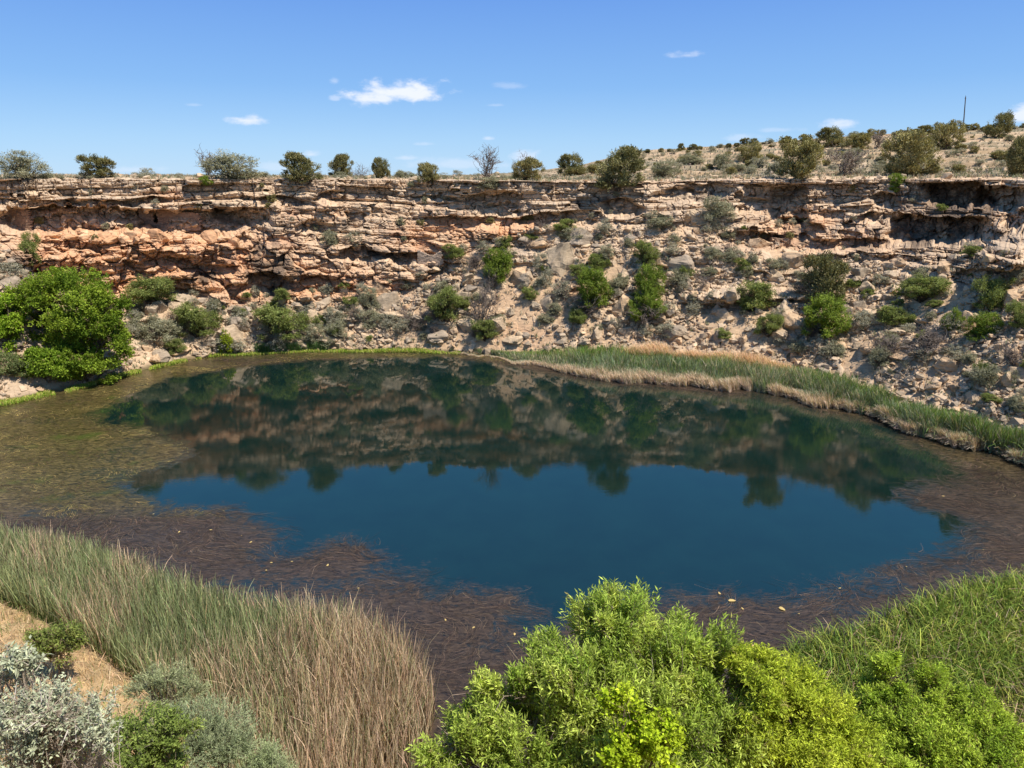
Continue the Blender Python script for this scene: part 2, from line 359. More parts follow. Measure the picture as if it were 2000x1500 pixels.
lb = np.zeros_like(Y)
for (cx, cy, hw, hh, s_) in [(1500, 575, 210, 40, 1.1), (1340, 500, 90, 40, 1.0), (1650, 540, 140, 24, 1.0), (1010, 482, 80, 26, .9), (1210, 470, 120, 28, .8), (1900, 520, 100, 36, 1.1), (700, 602, 140, 12, .9), (1955, 620, 60, 36, .9), (880, 545, 60, 26, .8), (1440, 470, 90, 26, 1.0), (1120, 560, 50, 24, .6), (1640, 630, 70, 16, .8), (60, 540, 60, 40, .9), (1780, 640, 60, 20, .6), (1300, 625, 70, 14, .6)]:
    lb = np.maximum(lb, s_ * np.exp(-(((wx - cx) / hw) ** 2 + ((wy - cy) / hh) ** 2) ** 1.5))
lb = ss(.32, .6, lb + .35 * fbm2(S * .3, Z * .5, 3, 85)) * (K <= 2) * (K >= 1)
bed = np.maximum(np.clip(tb / 1.0, 0, 1), lb)
u1, u2, uid, uox, uoy, uoz = worley(S * .95, Y * .8, Z * .8, 600)
w1, w2, wid, wox, woy, woz = worley(S * 2.6, Y * 2.2, Z * 2.2, 700)
patch = ss(-.15, .3, fbm2(S * .11, Z * .16, 3, 95) + .35 * fbm2(S * .5, Z * .6, 2, 96))
tal = talm * (0.75 * (uid > .66) * uid * (1 - u1 ** 2) * (.25 + .75 * patch) + .14 * (1 - w1) * (wid > .6) * patch + .9 * fbm2(S * .09, Y * .12, 3, 90) * ss(0, 3, Z) + .07 * fbm3(S * 1.5, Y * 1.5, Z * 1.5, 3, 97))
tal = tal * (1 - bed) + bed * (0.8 * d1 + .8 * d2 + .5 * vcell2 + .3 * (cid2 - .5))
push = disp * lowband - rec + tb + tal * .9
top = np.where(K >= 4, 1.0, 0.0)
# layered little steps on the rim shelf and a broken, shrubby hill
stepz = np.zeros_like(Z)
m4 = (K >= 4) & (K <= 5)
hs1 = 0.16 * n2(S * .5, Y * .25, 33) + .25 * fbm2(S * .08, Y * .08, 3, 34) * ss(100, 130, Y)
zq = Z + .6 * fbm2(S * .12, Y * .05, 3, 35)
stepz = np.where(m4, hs1 * ss(0, 2, Y - RY[None]) + (K == 5) * ss(.05, .3, A[None]) * (.5 * (np.floor(zq / .9) * .9 - zq + .45)), 0)
v1, v2, vid, *_r = worley(S * .8, Y * .5, Z * .8, 800)
stepz += np.where((K >= 4) & (K <= 5), .10 * (vid > .8) * (1 - v1) * ss(.5, 2, Y - RY[None]) * ss(320, 150, Y), 0)
Yd = Y - push * (K >= 1) * (K <= 4)
Zd = Z + stepz + talm * (.25 * (uid > .66) * (1 - u1) * (.25 + .75 * patch)) * ss(0.3, 2, Z)
Zd = Zd + .75 * ss(.15, 1.2, rec) * (cid2 - .25) * (1 - g1_ ** 2) * ((K == 2) | (K == 3)) + .35 * ss(.15, 1.2, rec) * fbm3(S * .8, Y * .8, Z, 3, 510) * ((K == 2) | (K == 3))
X = A[None] * Yd
V = np.stack([X, Yd, Zd], -1).reshape(-1, 3)
PX, PY = proj(X, Yd, Zd)

# rock colour: a pale grey-tan cap rock, orange lower beds, dark desert varnish mixed with painted recess shade, pinkish rubble
beige = np.array([.52, .405, .305]); grey = np.array([.47, .385, .31]); orange = np.array([.63, .395, .25]); pale = np.array([.64, .52, .40])
varn_shade = np.array([.115, .092, .078]); talc = np.array([.46, .355, .262]); soil = np.array([.53, .395, .275]); red = np.array([.42, .22, .14])
def mixc(c, d, m): m = np.clip(m, 0, 1)[..., None]; return c * (1 - m) + d * m
nA = fbm2(S * .25, Z * .6, 4, 900); nB = fbm2(S * .7, Z * 1.3, 4, 910); nC = fbm2(S * .06, Z * .2, 3, 920); nS = .55 * fbm2(S * 1.2, Z * .35, 3, 930) + .6 * fbm2(S * .8, Z * 1.1, 4, 931)
col = np.ones(Y.shape + (3,)) * beige
col = mixc(col, grey, .5 + 1.3 * nA + .5 * (g2 - .5)); col = mixc(col, pale, ss(.45, 1.0, h2_ + .4 * nB) * .7)
om = np.zeros_like(Y)
for (cx, cy, hw, hh, s) in [(300, 520, 330, 62, 1.1), (260, 474, 290, 26, .95), (180, 560, 150, 60, .7), (600, 560, 230, 40, .9), (940, 446, 130, 17, 1.2), (1010, 462, 60, 14, 1.0), (850, 470, 100, 50, .5), (1560, 440, 80, 40, .6),
                            (1680, 470, 110, 30, .35), (330, 385, 40, 22, .5), (620, 420, 90, 30, .35), (1890, 400, 120, 60, .3), (1130, 560, 60, 40, .45), (1560, 480, 140, 18, .45), (1000, 360, 700, 8, .1)]:
    om = np.maximum(om, s * np.exp(-(((wx - cx) / hw) ** 2 + ((wy - cy) / hh) ** 2) ** 1.5))
col = mixc(col, orange, om * (1.05 + .9 * nB + .5 * nA)); col = mixc(col, red, (om > .3) * ss(.15, .8, nA + .4 * nB) * .55)
vm = np.zeros_like(Y)  # varnish patches, plus shade painted into alcoves, undercuts and the right buttress
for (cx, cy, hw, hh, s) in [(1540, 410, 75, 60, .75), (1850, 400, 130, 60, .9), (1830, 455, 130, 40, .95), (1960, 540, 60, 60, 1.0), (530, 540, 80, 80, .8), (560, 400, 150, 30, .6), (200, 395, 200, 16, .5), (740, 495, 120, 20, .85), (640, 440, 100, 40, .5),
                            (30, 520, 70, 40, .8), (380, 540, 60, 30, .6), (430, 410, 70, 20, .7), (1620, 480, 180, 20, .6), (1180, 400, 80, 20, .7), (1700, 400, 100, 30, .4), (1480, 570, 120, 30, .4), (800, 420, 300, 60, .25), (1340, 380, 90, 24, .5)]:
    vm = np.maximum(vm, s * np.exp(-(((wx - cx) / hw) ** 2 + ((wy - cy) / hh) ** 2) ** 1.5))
blotch = ss(.38, .85, vm * .9 + .5 * nS + .35 * nA - .02)
col = mixc(col, varn_shade, blotch * .88)
col = mixc(col, varn_shade * 2.4, ss(.35, .8, nB + .6 * nA) * .4)
tcol = np.ones_like(col) * soil; tcol = mixc(tcol, talc, .4 + .9 * nB); tcol = mixc(tcol, talc * 1.08, (uid > .66) * (.3 + .7 * patch)); tcol = mixc(tcol, pale, (uid > .84) * .7); tcol = mixc(tcol, grey * 1.2, (wid > .8) * .5 * patch)
tcol = mixc(tcol, orange * .95, ss(.1, .6, nC) * .4 * (PX > 900)); tcol = mixc(tcol, np.array([.46, .39, .32]), ss(500, 100, PX) * .5)
tcol = mixc(tcol, col, bed)
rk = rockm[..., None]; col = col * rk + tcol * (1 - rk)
gtan = np.array([.38, .29, .195]); ggrey = np.array([.23, .21, .155])
gc = np.ones_like(col) * gtan; gc = mixc(gc, ggrey, .5 + 1.4 * fbm2(S * .15, Y * .12, 4, 940)); gc = mixc(gc, np.array([.50, .37, .27]), ss(.1, .5, fbm2(S * .3, Y * .1, 3, 950)) * .7 * ss(.0, .3, A[None])); gc = mixc(gc, pale * .95, (vid > .86) * .5 * (Y < 300))
gm = np.where(K >= 5, 1.0, np.where(K == 4, ss(3, 9, Y - RY[None] + 2 * n2(S * .3, Y, 44)), 0))[..., None]
col = col * (1 - gm) + gc * gm
shorem = ((K <= 1) * ss(.55, .05, Z))[..., None]; col = col * (1 - shorem) + np.array([.16, .13, .08]) * shorem
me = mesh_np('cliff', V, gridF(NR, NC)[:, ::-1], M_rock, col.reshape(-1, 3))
terrain = obj('terrain', me); tag(terrain, kind='structure')

# ------------------------------------------------------------------ near bank
N_near = tab([(-90, 46), (-60, 40), (-28, 33.5), (-23, 31), (-18, 28), (-15, 26), (-11, 22.8), (-9, 20), (-4, 18.3), (5, 18.3), (9, 19), (20, 22), (35, 28), (60, 34), (90, 46)])
gx = np.linspace(-90, 90, 700); gy = np.concatenate([np.linspace(-60, 0, 60, endpoint=False), np.linspace(0, 50, 400)])
GX, GY = np.meshgrid(gx, gy)
def near_z(x, y):
    n = np.interp(x, N_near[:, 0], N_near[:, 1]) + .6 * n2(x * .4, 0 * x, 21)
    dl = n - y
    land = np.where(dl > 0, 0.18 * dl + .12 * np.minimum(dl, 5), np.maximum(0.35 * dl, -3)) + .12 * fbm2(x * .5, y * .5, 3, 22) * ss(-1, 2, dl)
    r = np.hypot(x * .6, y)
    steep = 19.4 - 1.12 * np.maximum(0, r - 1.6) + .5 * fbm2(x * .3, y * .3, 4, 23) * ss(2, 5, r)
    steep = np.where(y < 0, np.minimum(19.4, 19.4 - .35 * np.maximum(0, np.abs(x) * .6 - 2)), steep)
    k = 1.2; return np.log(np.exp(np.clip(land / k, -20, 30)) + np.exp(np.clip(steep / k, -20, 30))) * k - np.where(dl < 0, 0.0, 0) * 1.0
dnear = np.interp(GX, N_near[:, 0], N_near[:, 1]) - GY
_near = near_z
def near_z(x, y):
    d = np.interp(x, N_near[:, 0], N_near[:, 1]) - y; z = _near(x, y); e = z * ss(-.4, 2.5, d) - .9 * ss(.6, -1.5, d)
    return np.where(d < -1.5, -.9 - .3 * np.minimum(-d - 1.5, 8), e)
GZ = near_z(GX, GY)
q = fbm2(GX * .35, GY * .35, 4, 24); q2 = fbm2(GX * 1.4, GY * 1.4, 4, 25)
gcol = np.ones(GX.shape + (3,)) * np.array([.52, .38, .22]); gcol = mixc(gcol, np.array([.34, .26, .16]), .5 + 1.2 * q2); gcol = mixc(gcol, np.array([.16, .19, .07]), ss(.15, .6, q) * .6)
gcol = mixc(gcol, np.array([.12, .10, .06]), ss(.2, -.8, dnear))
ground = obj('ground', mesh_np('ground', np.stack([GX, GY, GZ], -1).reshape(-1, 3), gridF(len(gy), len(gx)), M_rock, gcol.reshape(-1, 3), smooth=True)); tag(ground, kind='structure')

# ------------------------------------------------------------------ water
open_px = [(190, 805), (255, 767), (330, 740), (440, 720), (560, 707), (720, 698), (870, 697), (960, 705), (1060, 728), (1200, 752), (1330, 765), (1450, 772), (1560, 790), (1600, 803), (1700, 824), (1770, 842), (1740, 862), (1820, 880), (1860, 905), (1880, 930), (1800, 945), (1765, 965), (1780, 985),
           (1870, 1008), (1915, 1030), (1890, 1056), (1780, 1098), (1700, 1125), (1600, 1143), (1500, 1160), (1400, 1152), (1350, 1160), (1280, 1180), (1180, 1225), (1090, 1215), (1050, 1185), (1010, 1162), (930, 1155), (870, 1150), (838, 1118), (760, 1100),
           (725, 1072), (680, 1048), (630, 1060), (580, 1080), (500, 1090), (525, 1060), (548, 1042), (500, 1012), (440, 995), (320, 1000), (240, 950), (250, 925), (320, 905), (362, 882), (350, 857), (280, 838), (190, 828)]
open_xy = onz([p[0] for p in open_px], [p[1] for p in open_px])
wxs = np.arange(-85, 85.01, .25); wys = np.arange(10, 96, .25)
WX, WY = np.meshgrid(wxs, wys)
def open_sd(x, y):
    """metres into the weed (positive) or into open water (negative)"""
    x = x + 1.1 * fbm2(x * .22, y * .3, 4, 190); y = y + .8 * fbm2(x * .25, y * .35, 4, 191)
    d = pdist(open_xy, x, y); return np.where(pinside(open_xy, x, y), -d, d)
sd = open_sd(WX, WY)
wpx, wpy = proj(WX, WY, 0 * WX)
m, nt, b = base_mat('lake water', 0.02, 0.5); M_water = m
b.inputs['IOR'].default_value = 1.85
atw = nd(nt, 'ShaderNodeAttribute', attribute_name='weed'); ato = nd(nt, 'ShaderNodeAttribute', attribute_name='olive')
pos = nd(nt, 'ShaderNodeNewGeometry')
def noise(sc_, det, rough, scale=(1, 1, 1), dist=0.0):
    mp = nd(nt, 'ShaderNodeMapping'); mp.inputs['Scale'].default_value = scale; lk(nt, pos.outputs['Position'], mp.inputs['Vector'])
    n = nd(nt, 'ShaderNodeTexNoise'); n.inputs['Scale'].default_value = sc_; n.inputs['Detail'].default_value = det; n.inputs['Roughness'].default_value = rough; n.inputs['Distortion'].default_value = dist
    lk(nt, mp.outputs[0], n.inputs['Vector']); return n.outputs[0]
def mrange(v, a, b_, c=0., d=1.):
    n = nd(nt, 'ShaderNodeMapRange'); n.inputs['From Min'].default_value = a; n.inputs['From Max'].default_value = b_; n.inputs['To Min'].default_value = c; n.inputs['To Max'].default_value = d
    lk(nt, v, n.inputs['Value']); return n.outputs[0]
def mth(op, a, b_=None):
    n = nd(nt, 'ShaderNodeMath', operation=op)
    for i, v in enumerate((a, b_)):
        if v is None: continue
        if isinstance(v, (int, float)): n.inputs[i].default_value = v
        else: lk(nt, v, n.inputs[i])
    return n.outputs[0]
def cmixn(f, a, b_):
    n = nd(nt, 'ShaderNodeMix', data_type='RGBA')
    if isinstance(f, (int, float)): n.inputs[0].default_value = f
    else: lk(nt, f, n.inputs[0])
    for i, v in ((6, a), (7, b_)):
        if isinstance(v, tuple): n.inputs[i].default_value = v + (1,)
        else: lk(nt, v, n.inputs[i])
    return n.outputs[2]
nz1 = noise(.9, 8, .7, (1, 1, 1), .8); nz2 = noise(4.0, 6, .7, (.5, 1.3, 1), 1.2); nz3 = noise(.35, 4, .6)
mask = mrange(mth('ADD', atw.outputs['Fac'], mth('MULTIPLY', mth('SUBTRACT', mth('ADD', mth('MULTIPLY', nz1, .55), mth('MULTIPLY', nz2, .45)), .5), 2.4)), .30, .80)
brown = cmixn(mrange(nz2, .35, .68), (.010, .009, .007), (.095, .064, .040))
olive = cmixn(mrange(nz2, .40, .66), (.014, .013, .005), (.17, .125, .045)); olive = cmixn(mrange(nz3, .55, .7), olive, (.06, .07, .015))
weedc = cmixn(ato.outputs['Fac'], brown, olive)
deep = cmixn(mrange(nz3, .3, .7), (.004, .014, .011), (.005, .019, .015))
lk(nt, cmixn(mask, deep, weedc), b.inputs['Base Color'])
lk(nt, mrange(mask, 0, 1, .008, .16), b.inputs['Roughness'])
lk(nt, mrange(mask, 0, 1, .5, .16), b.inputs['Specular IOR Level'])
rip = nd(nt, 'ShaderNodeBump'); rip.inputs['Distance'].default_value = .03
rn = noise(2.6, 4, .6, (.55, 1.5, 1)); rip2 = mrange(noise(.06, 3, .5), .38, .62, .015, .075)
lk(nt, mth('ADD', rn, mth('MULTIPLY', mth('MULTIPLY', nz2, mask), 1.5)), rip.inputs['Height']); lk(nt, mth('ADD', rip2, mth('MULTIPLY', mask, .4)), rip.inputs['Strength']); lk(nt, rip.outputs[0], b.inputs['Normal'])
oliv = np.clip(ss(520, 280, wpx) * ss(1030, 960, wpy) + .5 * ss(700, 720, wpy * 0 + wpy) * 0, 0, 1)
oliv = np.maximum(oliv, ss(760, 700, wpy) * .6 * ss(1100, 900, wpx)); oliv = np.maximum(oliv, .35 * ss(1400, 1600, wpx) * ss(960, 900, wpy))
water = obj('water', mesh_np('water', np.stack([WX, WY, 0 * WX], -1).reshape(-1, 3), gridF(len(wys), len(wxs)), M_water, None,
            {'weed': np.clip(.5 + sd / 3.6, 0, 1) * (1 - .34 * ss(.1, .45, fbm2(WX * .2, WY * .3, 4, 192))), 'olive': oliv}, smooth=True)); tag(water, kind='structure')

# ------------------------------------------------------------------ blades, strands and leaves
def strips(P, W, side, colr, name, mat):
    """P (n,k,3) centre lines, W (n,k) widths, side (n,3) or (n,k,3) width direction, colr (n,k,3)"""
    n, k, _ = P.shape
    sd_ = side[:, None] if side.ndim == 2 else side
    V = np.stack([P - sd_ * W[..., None] / 2, P + sd_ * W[..., None] / 2], 2).reshape(-1, 3)
    cc = np.repeat(colr.reshape(-1, 3), 2, 0)
    b0 = (np.arange(n)[:, None] * k + np.arange(k - 1)[None]) * 2
    F = np.stack([b0, b0 + 1, b0 + 3, b0 + 2], -1).reshape(-1, 4)
    return mesh_np(name, V, F, mat, cc)
def blades(x, y, z, h, w, lean, c0, c1, name, mat=None, k=4, droop=.25, seed=0, leandir=None, cmid=None, label=None, cat=None):
    r = np.random.default_rng(seed); n = len(x)
    th = r.uniform(0, 2 * PI, n)
    ld = r.uniform(0, 2 * PI, n) if leandir is None else leandir + r.normal(0, .6, n)
    L = np.abs(r.normal(0, lean, n)) if leandir is None else np.abs(r.normal(lean, lean * .6, n))
    L = np.where(r.random(n) < .06, np.minimum(L * 3.2, 1.1), L)
    t = np.linspace(0, 1, k)[None]
    off = (L[:, None] * t + droop * r.random(n)[:, None] * t ** 3) * h[:, None]
    P = np.stack([x[:, None] + np.cos(ld)[:, None] * off, y[:, None] + np.sin(ld)[:, None] * off, z[:, None] + h[:, None] * t * np.sqrt(np.clip(1 - (off / h[:, None]) ** 2 * .8, .2, 1))], -1)
    W = w[:, None] * (1 - .8 * t ** 1.5) * np.ones_like(t)
    side = np.stack([np.cos(th), np.sin(th), 0 * th], -1)
    tt = t[..., None]
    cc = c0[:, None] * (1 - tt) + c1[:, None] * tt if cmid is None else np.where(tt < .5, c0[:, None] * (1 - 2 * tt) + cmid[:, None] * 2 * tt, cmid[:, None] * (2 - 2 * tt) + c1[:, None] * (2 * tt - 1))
    return strips(P, W, side, cc, name, mat or M_reed)
def scatter_poly(P, n, seed):
    r = np.random.default_rng(seed); P = np.asarray(P, float); lo = P.min(0); hi = P.max(0); xs = []; tot = 0
    while tot < n:
        q = lo + (hi - lo) * r.random((n * 2, 2)); q = q[pinside(P, q[:, 0], q[:, 1])]; xs.append(q); tot += len(q)
    q = np.concatenate(xs)[:n]; return q[:, 0], q[:, 1]
def cvar(c, n, s, seed):
    r = np.random.default_rng(seed); return np.array(c)[None] * (1 + s * r.normal(0, 1, (n, 1))) * (1 + .06 * r.normal(0, 1, (n, 3)))

# far bank reeds: tan front rank in the water, green body, pale dry rank behind
front_px = [(760, 683), (880, 688), (985, 700), (1090, 728), (1180, 742), (1300, 753), (1450, 762), (1560, 780), (1650, 800), (1720, 822), (1790, 848), (1830, 862), (1900, 878), (1950, 893), (2010, 910), (2100, 935), (2250, 985)]
front = onz([p[0] for p in front_px], [p[1] for p in front_px])
fa = front[:, 0] / front[:, 1]; fr = front[:, 1]
sa, _ = ray(shore[:, 0], 700)
def along(n, seed, lo, hi, a0, a1):
    """points between the reed front (0) and the far shore (1)"""
    r = np.random.default_rng(seed); a = r.uniform(a0, a1, n); t = r.uniform(lo, hi, n)
    y0 = np.interp(a, fa, fr) + 1.3 * n2(a * 22, 0 * a, seed + 3) + .7 * n2(a * 60, 0 * a, seed) + .3 * n2(a * 240, 0 * a, seed); y1 = np.interp(a, sa, shore[:, 1]); y1 = np.maximum(y1, y0 + .6)
    yy = y0 * (1 - t) + y1 * t; return a * yy, yy, t, a
x, y, t, a = along(54000, 1, 0, .40, fa[1], .97); r = RNG.random(len(x)); hh = ((.4 + .6 * r) * ss(-.02, .15, a) + .2) * (1 + .6 * fbm2(x * .6, y * .6, 3, 155))
tan = cvar((.66, .52, .37), len(x), .2, 3); gr = cvar((.24, .28, .17), len(x), .2, 4); mm = (RNG.random(len(x)) < ss(.1, .42, t) * .8)[:, None]
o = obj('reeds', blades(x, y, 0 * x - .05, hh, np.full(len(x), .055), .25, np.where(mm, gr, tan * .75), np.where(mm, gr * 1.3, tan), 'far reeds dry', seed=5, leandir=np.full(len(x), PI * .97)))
tag(o, 'band of tan dead reeds bent over the water along the far right shore', 'reeds', kind='stuff')
x, y, t, a = along(78000, 2, .2, 1.04, fa[1], .97); pn = fbm2(x * .35, y * .35, 3, 150); hh = (1.35 + 1.1 * RNG.random(len(x))) * (.3 + .7 * ss(-.02, .16, a)) * (1 - .4 * ss(.5, 0.2, t)) * (1 + .35 * pn)
g1c = cvar((.17, .25, .06), len(x), .3, 6) * (1 + .5 * fbm2(x * .5, y * .5, 3, 151))[:, None]; g2c = cvar((.25, .30, .18), len(x), .2, 7); mm = (t < .6)[:, None] & (RNG.random(len(x)) < .7)[:, None]; dryp = (RNG.random(len(x)) < .10 + .5 * np.maximum(fbm2(x * .3, y * .3, 3, 152), 0))[:, None]; g1c = np.where(dryp, cvar((.55, .44, .28), len(x), .2, 153), g1c); g2c = np.where(dryp, cvar((.58, .48, .34), len(x), .2, 154), g2c)
o = obj('reeds', blades(x, y, 0 * x - .05, hh, np.full(len(x), .06), .18, np.where(mm, g2c, g1c) * .9, np.where(mm, g2c * 1.1, g1c * 1.15), 'far reeds green', seed=8))
tag(o, 'band of deep green reeds behind the tan reeds on the far right shore', 'reeds', kind='stuff')
x, y, t, a = along(20000, 12, .90, 1.12, .12, .46); hh = (1.7 + .8 * RNG.random(len(x))) * ss(.10, .2, a) * ss(.48, .36, a) * (1 + .5 * fbm2(x * .4, y * .4, 3, 156)) + .2; tn = cvar((.78, .56, .36), len(x), .15, 9)
o = obj('dry_grass', blades(x, y, 0 * x + .05, hh, np.full(len(x), .06), .2, tn * .8, tn, 'far dry grass', seed=10, leandir=np.full(len(x), PI * .9)))
tag(o, 'strip of straw coloured dry grass between the green reeds and the far rocks', 'grass', kind='stuff')
# mossy bright green edge on the left half of the far shore
r_ = np.random.default_rng(31); n = 30000; a = r_.uniform(ray(-60, 780)[0], ray(900, 690)[0], n); yy = np.interp(a, sa, shore[:, 1]) + r_.uniform(-.9, .5, n)
nn = n2(a * 45, 0 * a, 37); keep = nn > -.75 + .3 * r_.random(n); a, yy, nn = a[keep], yy[keep], nn[keep]; n = len(a)
gcl = np.where((r_.random(n) < .35)[:, None], cvar((.60, .52, .17), n, .2, 32), cvar((.30, .42, .05), n, .25, 33))
o = obj('shore_grass', blades(a * yy, yy, np.full(n, .0), .18 + .2 * r_.random(n) * (1 + nn), np.full(n, .08), .5, gcl * .8, gcl, 'shore grass', seed=34, k=3)); tag(o, 'bright green mossy grass along the far left waterline', 'grass', kind='stuff')
n = 5000; a = r_.uniform(ray(500, 690)[0], ray(640, 690)[0], n); yy = np.interp(a, sa, shore[:, 1]) + r_.uniform(-.2, 1.2, n); gcl = cvar((.13, .21, .07), n, .25, 35)
o = obj('reeds', blades(a * yy, yy, np.full(n, .1), .6 + .7 * r_.random(n), np.full(n, .06), .3, gcl * .9, gcl, 'reed tuft', seed=36)); tag(o, 'low clump of grey green reeds below the wide shrub on far left shore', 'reeds', kind='stuff')

# near left reed bed
bedL = [(-62, 46), (-45, 42.5), (-29.7, 38.2), (-24, 36.6), (-18.8, 33.6), (-13.1, 31.2), (-7.2, 29.4), (-4.4, 27), (-3.2, 24.6), (-3.1, 22), (-3.9, 18), (-8.6, 17.5), (-10.6, 21.3), (-14.8, 24.6), (-18.3, 27.2), (-23, 30.2), (-28, 32.6), (-60, 37.6)]
x, y = scatter_poly(bedL, 44000, 41); z = np.maximum(near_z(x, y), -.1); nb = fbm2(x * .35, y * .35, 3, 42); r_ = np.random.default_rng(43)
n = len(x); rx = ss(-14, -5, x); brn = r_.random(n) < np.clip(.33 + .52 * rx + .7 * nb, .1, .9)
de = pdist(bedL[:11], x, y, closed=False)
hh = (1.3 + 1.15 * r_.random(n) ** .8) * (1 + .15 * nb) * (.72 + .28 * ss(0, 2.5, de)) * (1 + .25 * rx)
c_t = cvar((.60, .445, .29), n, .36, 44); c_g = cvar((.25, .28, .13), n, .32, 45); c_base = cvar((.13, .17, .05), n, .3, 46); c_bb = cvar((.34, .21, .12), n, .3, 47)
o = obj('reeds', blades(x, y, z, hh, .024 + .022 * r_.random(n), .16, np.where(brn[:, None] & (rx[:, None] > .4), c_bb, c_base), np.where(brn[:, None], c_t, c_g * 1.2), 'near reeds', seed=48, cmid=np.where(brn[:, None], c_t * .75, c_g), droop=.15))
tag(o, 'tall bulrush bed turning from green to brown at the near left shore', 'reeds', kind='stuff')
# near right reed bed
bedR = [(64, 46), (42, 38.5), (30, 34.5), (24, 33.2), (17, 29.8), (13, 28.0), (11.2, 26.2), (9.6, 24), (8.4, 19), (18, 19), (23.5, 23.2), (34, 28), (62, 34)]
x, y = scatter_poly(bedR, 38000, 51); n = len(x); r_ = np.random.default_rng(52); nb = fbm2(x * .4, y * .4, 3, 53); de = pdist(bedR[:9], x, y, closed=False)
c_g = cvar((.20, .29, .05), n, .3, 54); c_y = cvar((.42, .46, .09), n, .25, 55); c_t = cvar((.46, .34, .21), n, .3, 56)
pick = r_.random(n); isdry = pick < np.clip(.08 + .45 * ss(5, 9, de) + .5 * nb * ss(3, 7, de), 0, .8); cc = np.where(isdry[:, None], c_t, np.where((pick > .7 - .25 * nb)[:, None], c_y, c_g))
hh = (1.3 + .7 * r_.random(n)) * (.6 + .4 * ss(0, 2.5, de))
o = obj('cattails', blades(x, y, 0 * x - .1, hh,   .04 + .025 * r_.random(n), .35, cc * .35, cc, 'near cattails', seed=57, droop=.7, k=5)); tag(o, 'thick green cattail bed on the near right shore', 'reeds', kind='stuff')  # blade bases darkened: shade inside the bed painted into the colour
# grass on the near left bank
x, y = scatter_poly([(-62, 41), (-28, 36), (-23, 34), (-18, 31), (-14.6, 28), (-10.5, 24.5), (-7, 18), (-7, 12), (-13, 9), (-40, 15), (-62, 25)], 52000, 61); n = len(x); r_ = np.random.default_rng(62); nb = fbm2(x * .3, y * .3, 3, 63)
isg = r_.random(n) < np.clip(.10 + .9 * nb + .7 * ss(2.2, .2, np.interp(x, N_near[:, 0], N_near[:, 1]) - y), .02, .85); cc = np.where(isg[:, None], cvar((.20, .25, .07), n, .2, 64), cvar((.66, .49, .28), n, .22, 65))
o = obj('dry_grass', blades(x, y, near_z(x, y) - .03, .28 + .4 * r_.random(n), .024 + .012 * r_.random(n), .75, cc * .8, cc, 'bank grass', seed=66, k=3)); tag(o, 'straw coloured dry grass covering the near left bank', 'grass', kind='stuff')
x, y = scatter_poly([(9, 18), (18, 18.5), (24, 23), (34, 27.5), (60, 33), (60, 20), (20, 10), (9, 12)], 20000, 67); n = len(x); cc = cvar((.50, .36, .21), n, .2, 68)
o = obj('dry_grass', blades(x, y, near_z(x, y) - .03, .3 + .35 * RNG.random(n), np.full(n, .03), .6, cc * .8, cc, 'bank grass right', seed=69, k=3)); tag(o, 'patch of dry grass behind the near right reeds', 'grass', kind='stuff')

# floating weed strands, swirling with a flow field
def weed(n, seed, sel, colr, ln, name, label):
    r = np.random.default_rng(seed); xs = r.uniform(-62, 62, n * 6); ys = r.uniform(17, 92, n * 6)
    keep = sel(xs, ys, r); xs, ys = xs[keep][:n], ys[keep][:n]; n = len(xs); k = 7
    P = np.zeros((n, k, 3)); x, y = xs.copy(), ys.copy(); step = ln * (.5 + r.random(n)) / k
    sgn = np.where(r.random(n) < .5, 1, -1); ph = r.normal(0, .35, n)
    for i in range(k):
        P[:, i, 0] = x; P[:, i, 1] = y
        ang = 3.2 * fbm2(x * .13, y * .13, 2, 70) + 1.6 * n2(x * .8, y * .8, 71) + ph + .1
        x = x + np.cos(ang) * step * sgn; y = y + np.sin(ang) * step * .8 * sgn
    P[..., 2] = .012 + .02 * r.random(n)[:, None]
    T = np.gradient(P, axis=1); T /= np.linalg.norm(T, axis=2, keepdims=True) + 1e-9
    side = np.stack([-T[..., 1], T[..., 0], 0 * T[..., 0]], -1)
    dist = np.hypot(xs, ys)[:, None]; W = dist * .00022 * (1 - .7 * np.linspace(0, 1, k)[None] ** 2) * (.7 + .6 * r.random(n))[:, None]
    cc = np.repeat(colr(xs, ys, r)[:, None], k, 1)
    o = obj(name, strips(P, W, side, cc, name, M_scrub)); tag(o, label, 'water weed', kind='stuff')
def px_of(x, y): return proj(x, y, 0 * x)
def selB(x, y, r):
    s = open_sd(x, y); px, py = px_of(x, y); nn = fbm2(x * .35, y * .35, 4, 75)
    return (s > -1.0 + 1.6 * r.random(len(x)) ** .7 + 1.2 * nn) & (r.random(len(x)) < ss(-.45, .25, nn + .25 * np.exp(-s ** 2)) * (1 - .5 * ss(.1, .45, fbm2(x * .2, y * .3, 4, 192)))) & ~((px < 420) & (py < 1010)) & (s < 22) & (py > 700)
def colB(x, y, r):
    px, py = px_of(x, y); n = len(x); nn = fbm2(x * .5, y * .5, 3, 76)[:, None]
    c = np.where((r.random(n) < .22)[:, None], cvar((.20, .135, .09), n, .35, 77), cvar((.06, .043, .034), n, .35, 78)); return np.clip(c * (1 + .6 * nn), .01, 1)
weed(80000, 80, selB, colB, 1.3, 'water_weed', 'brown tangled water weed floating in a ring round the open water')
def selO(x, y, r):
    s = open_sd(x, y); px, py = px_of(x, y); nn = fbm2(x * .35, y * .5, 4, 85)
    return (s > .0) & (r.random(len(x)) < ss(-.4, .3, nn)) & (((px < 440) & (py < 1010)) | ((py < 730) & (px < 1000))) & (s < 30)
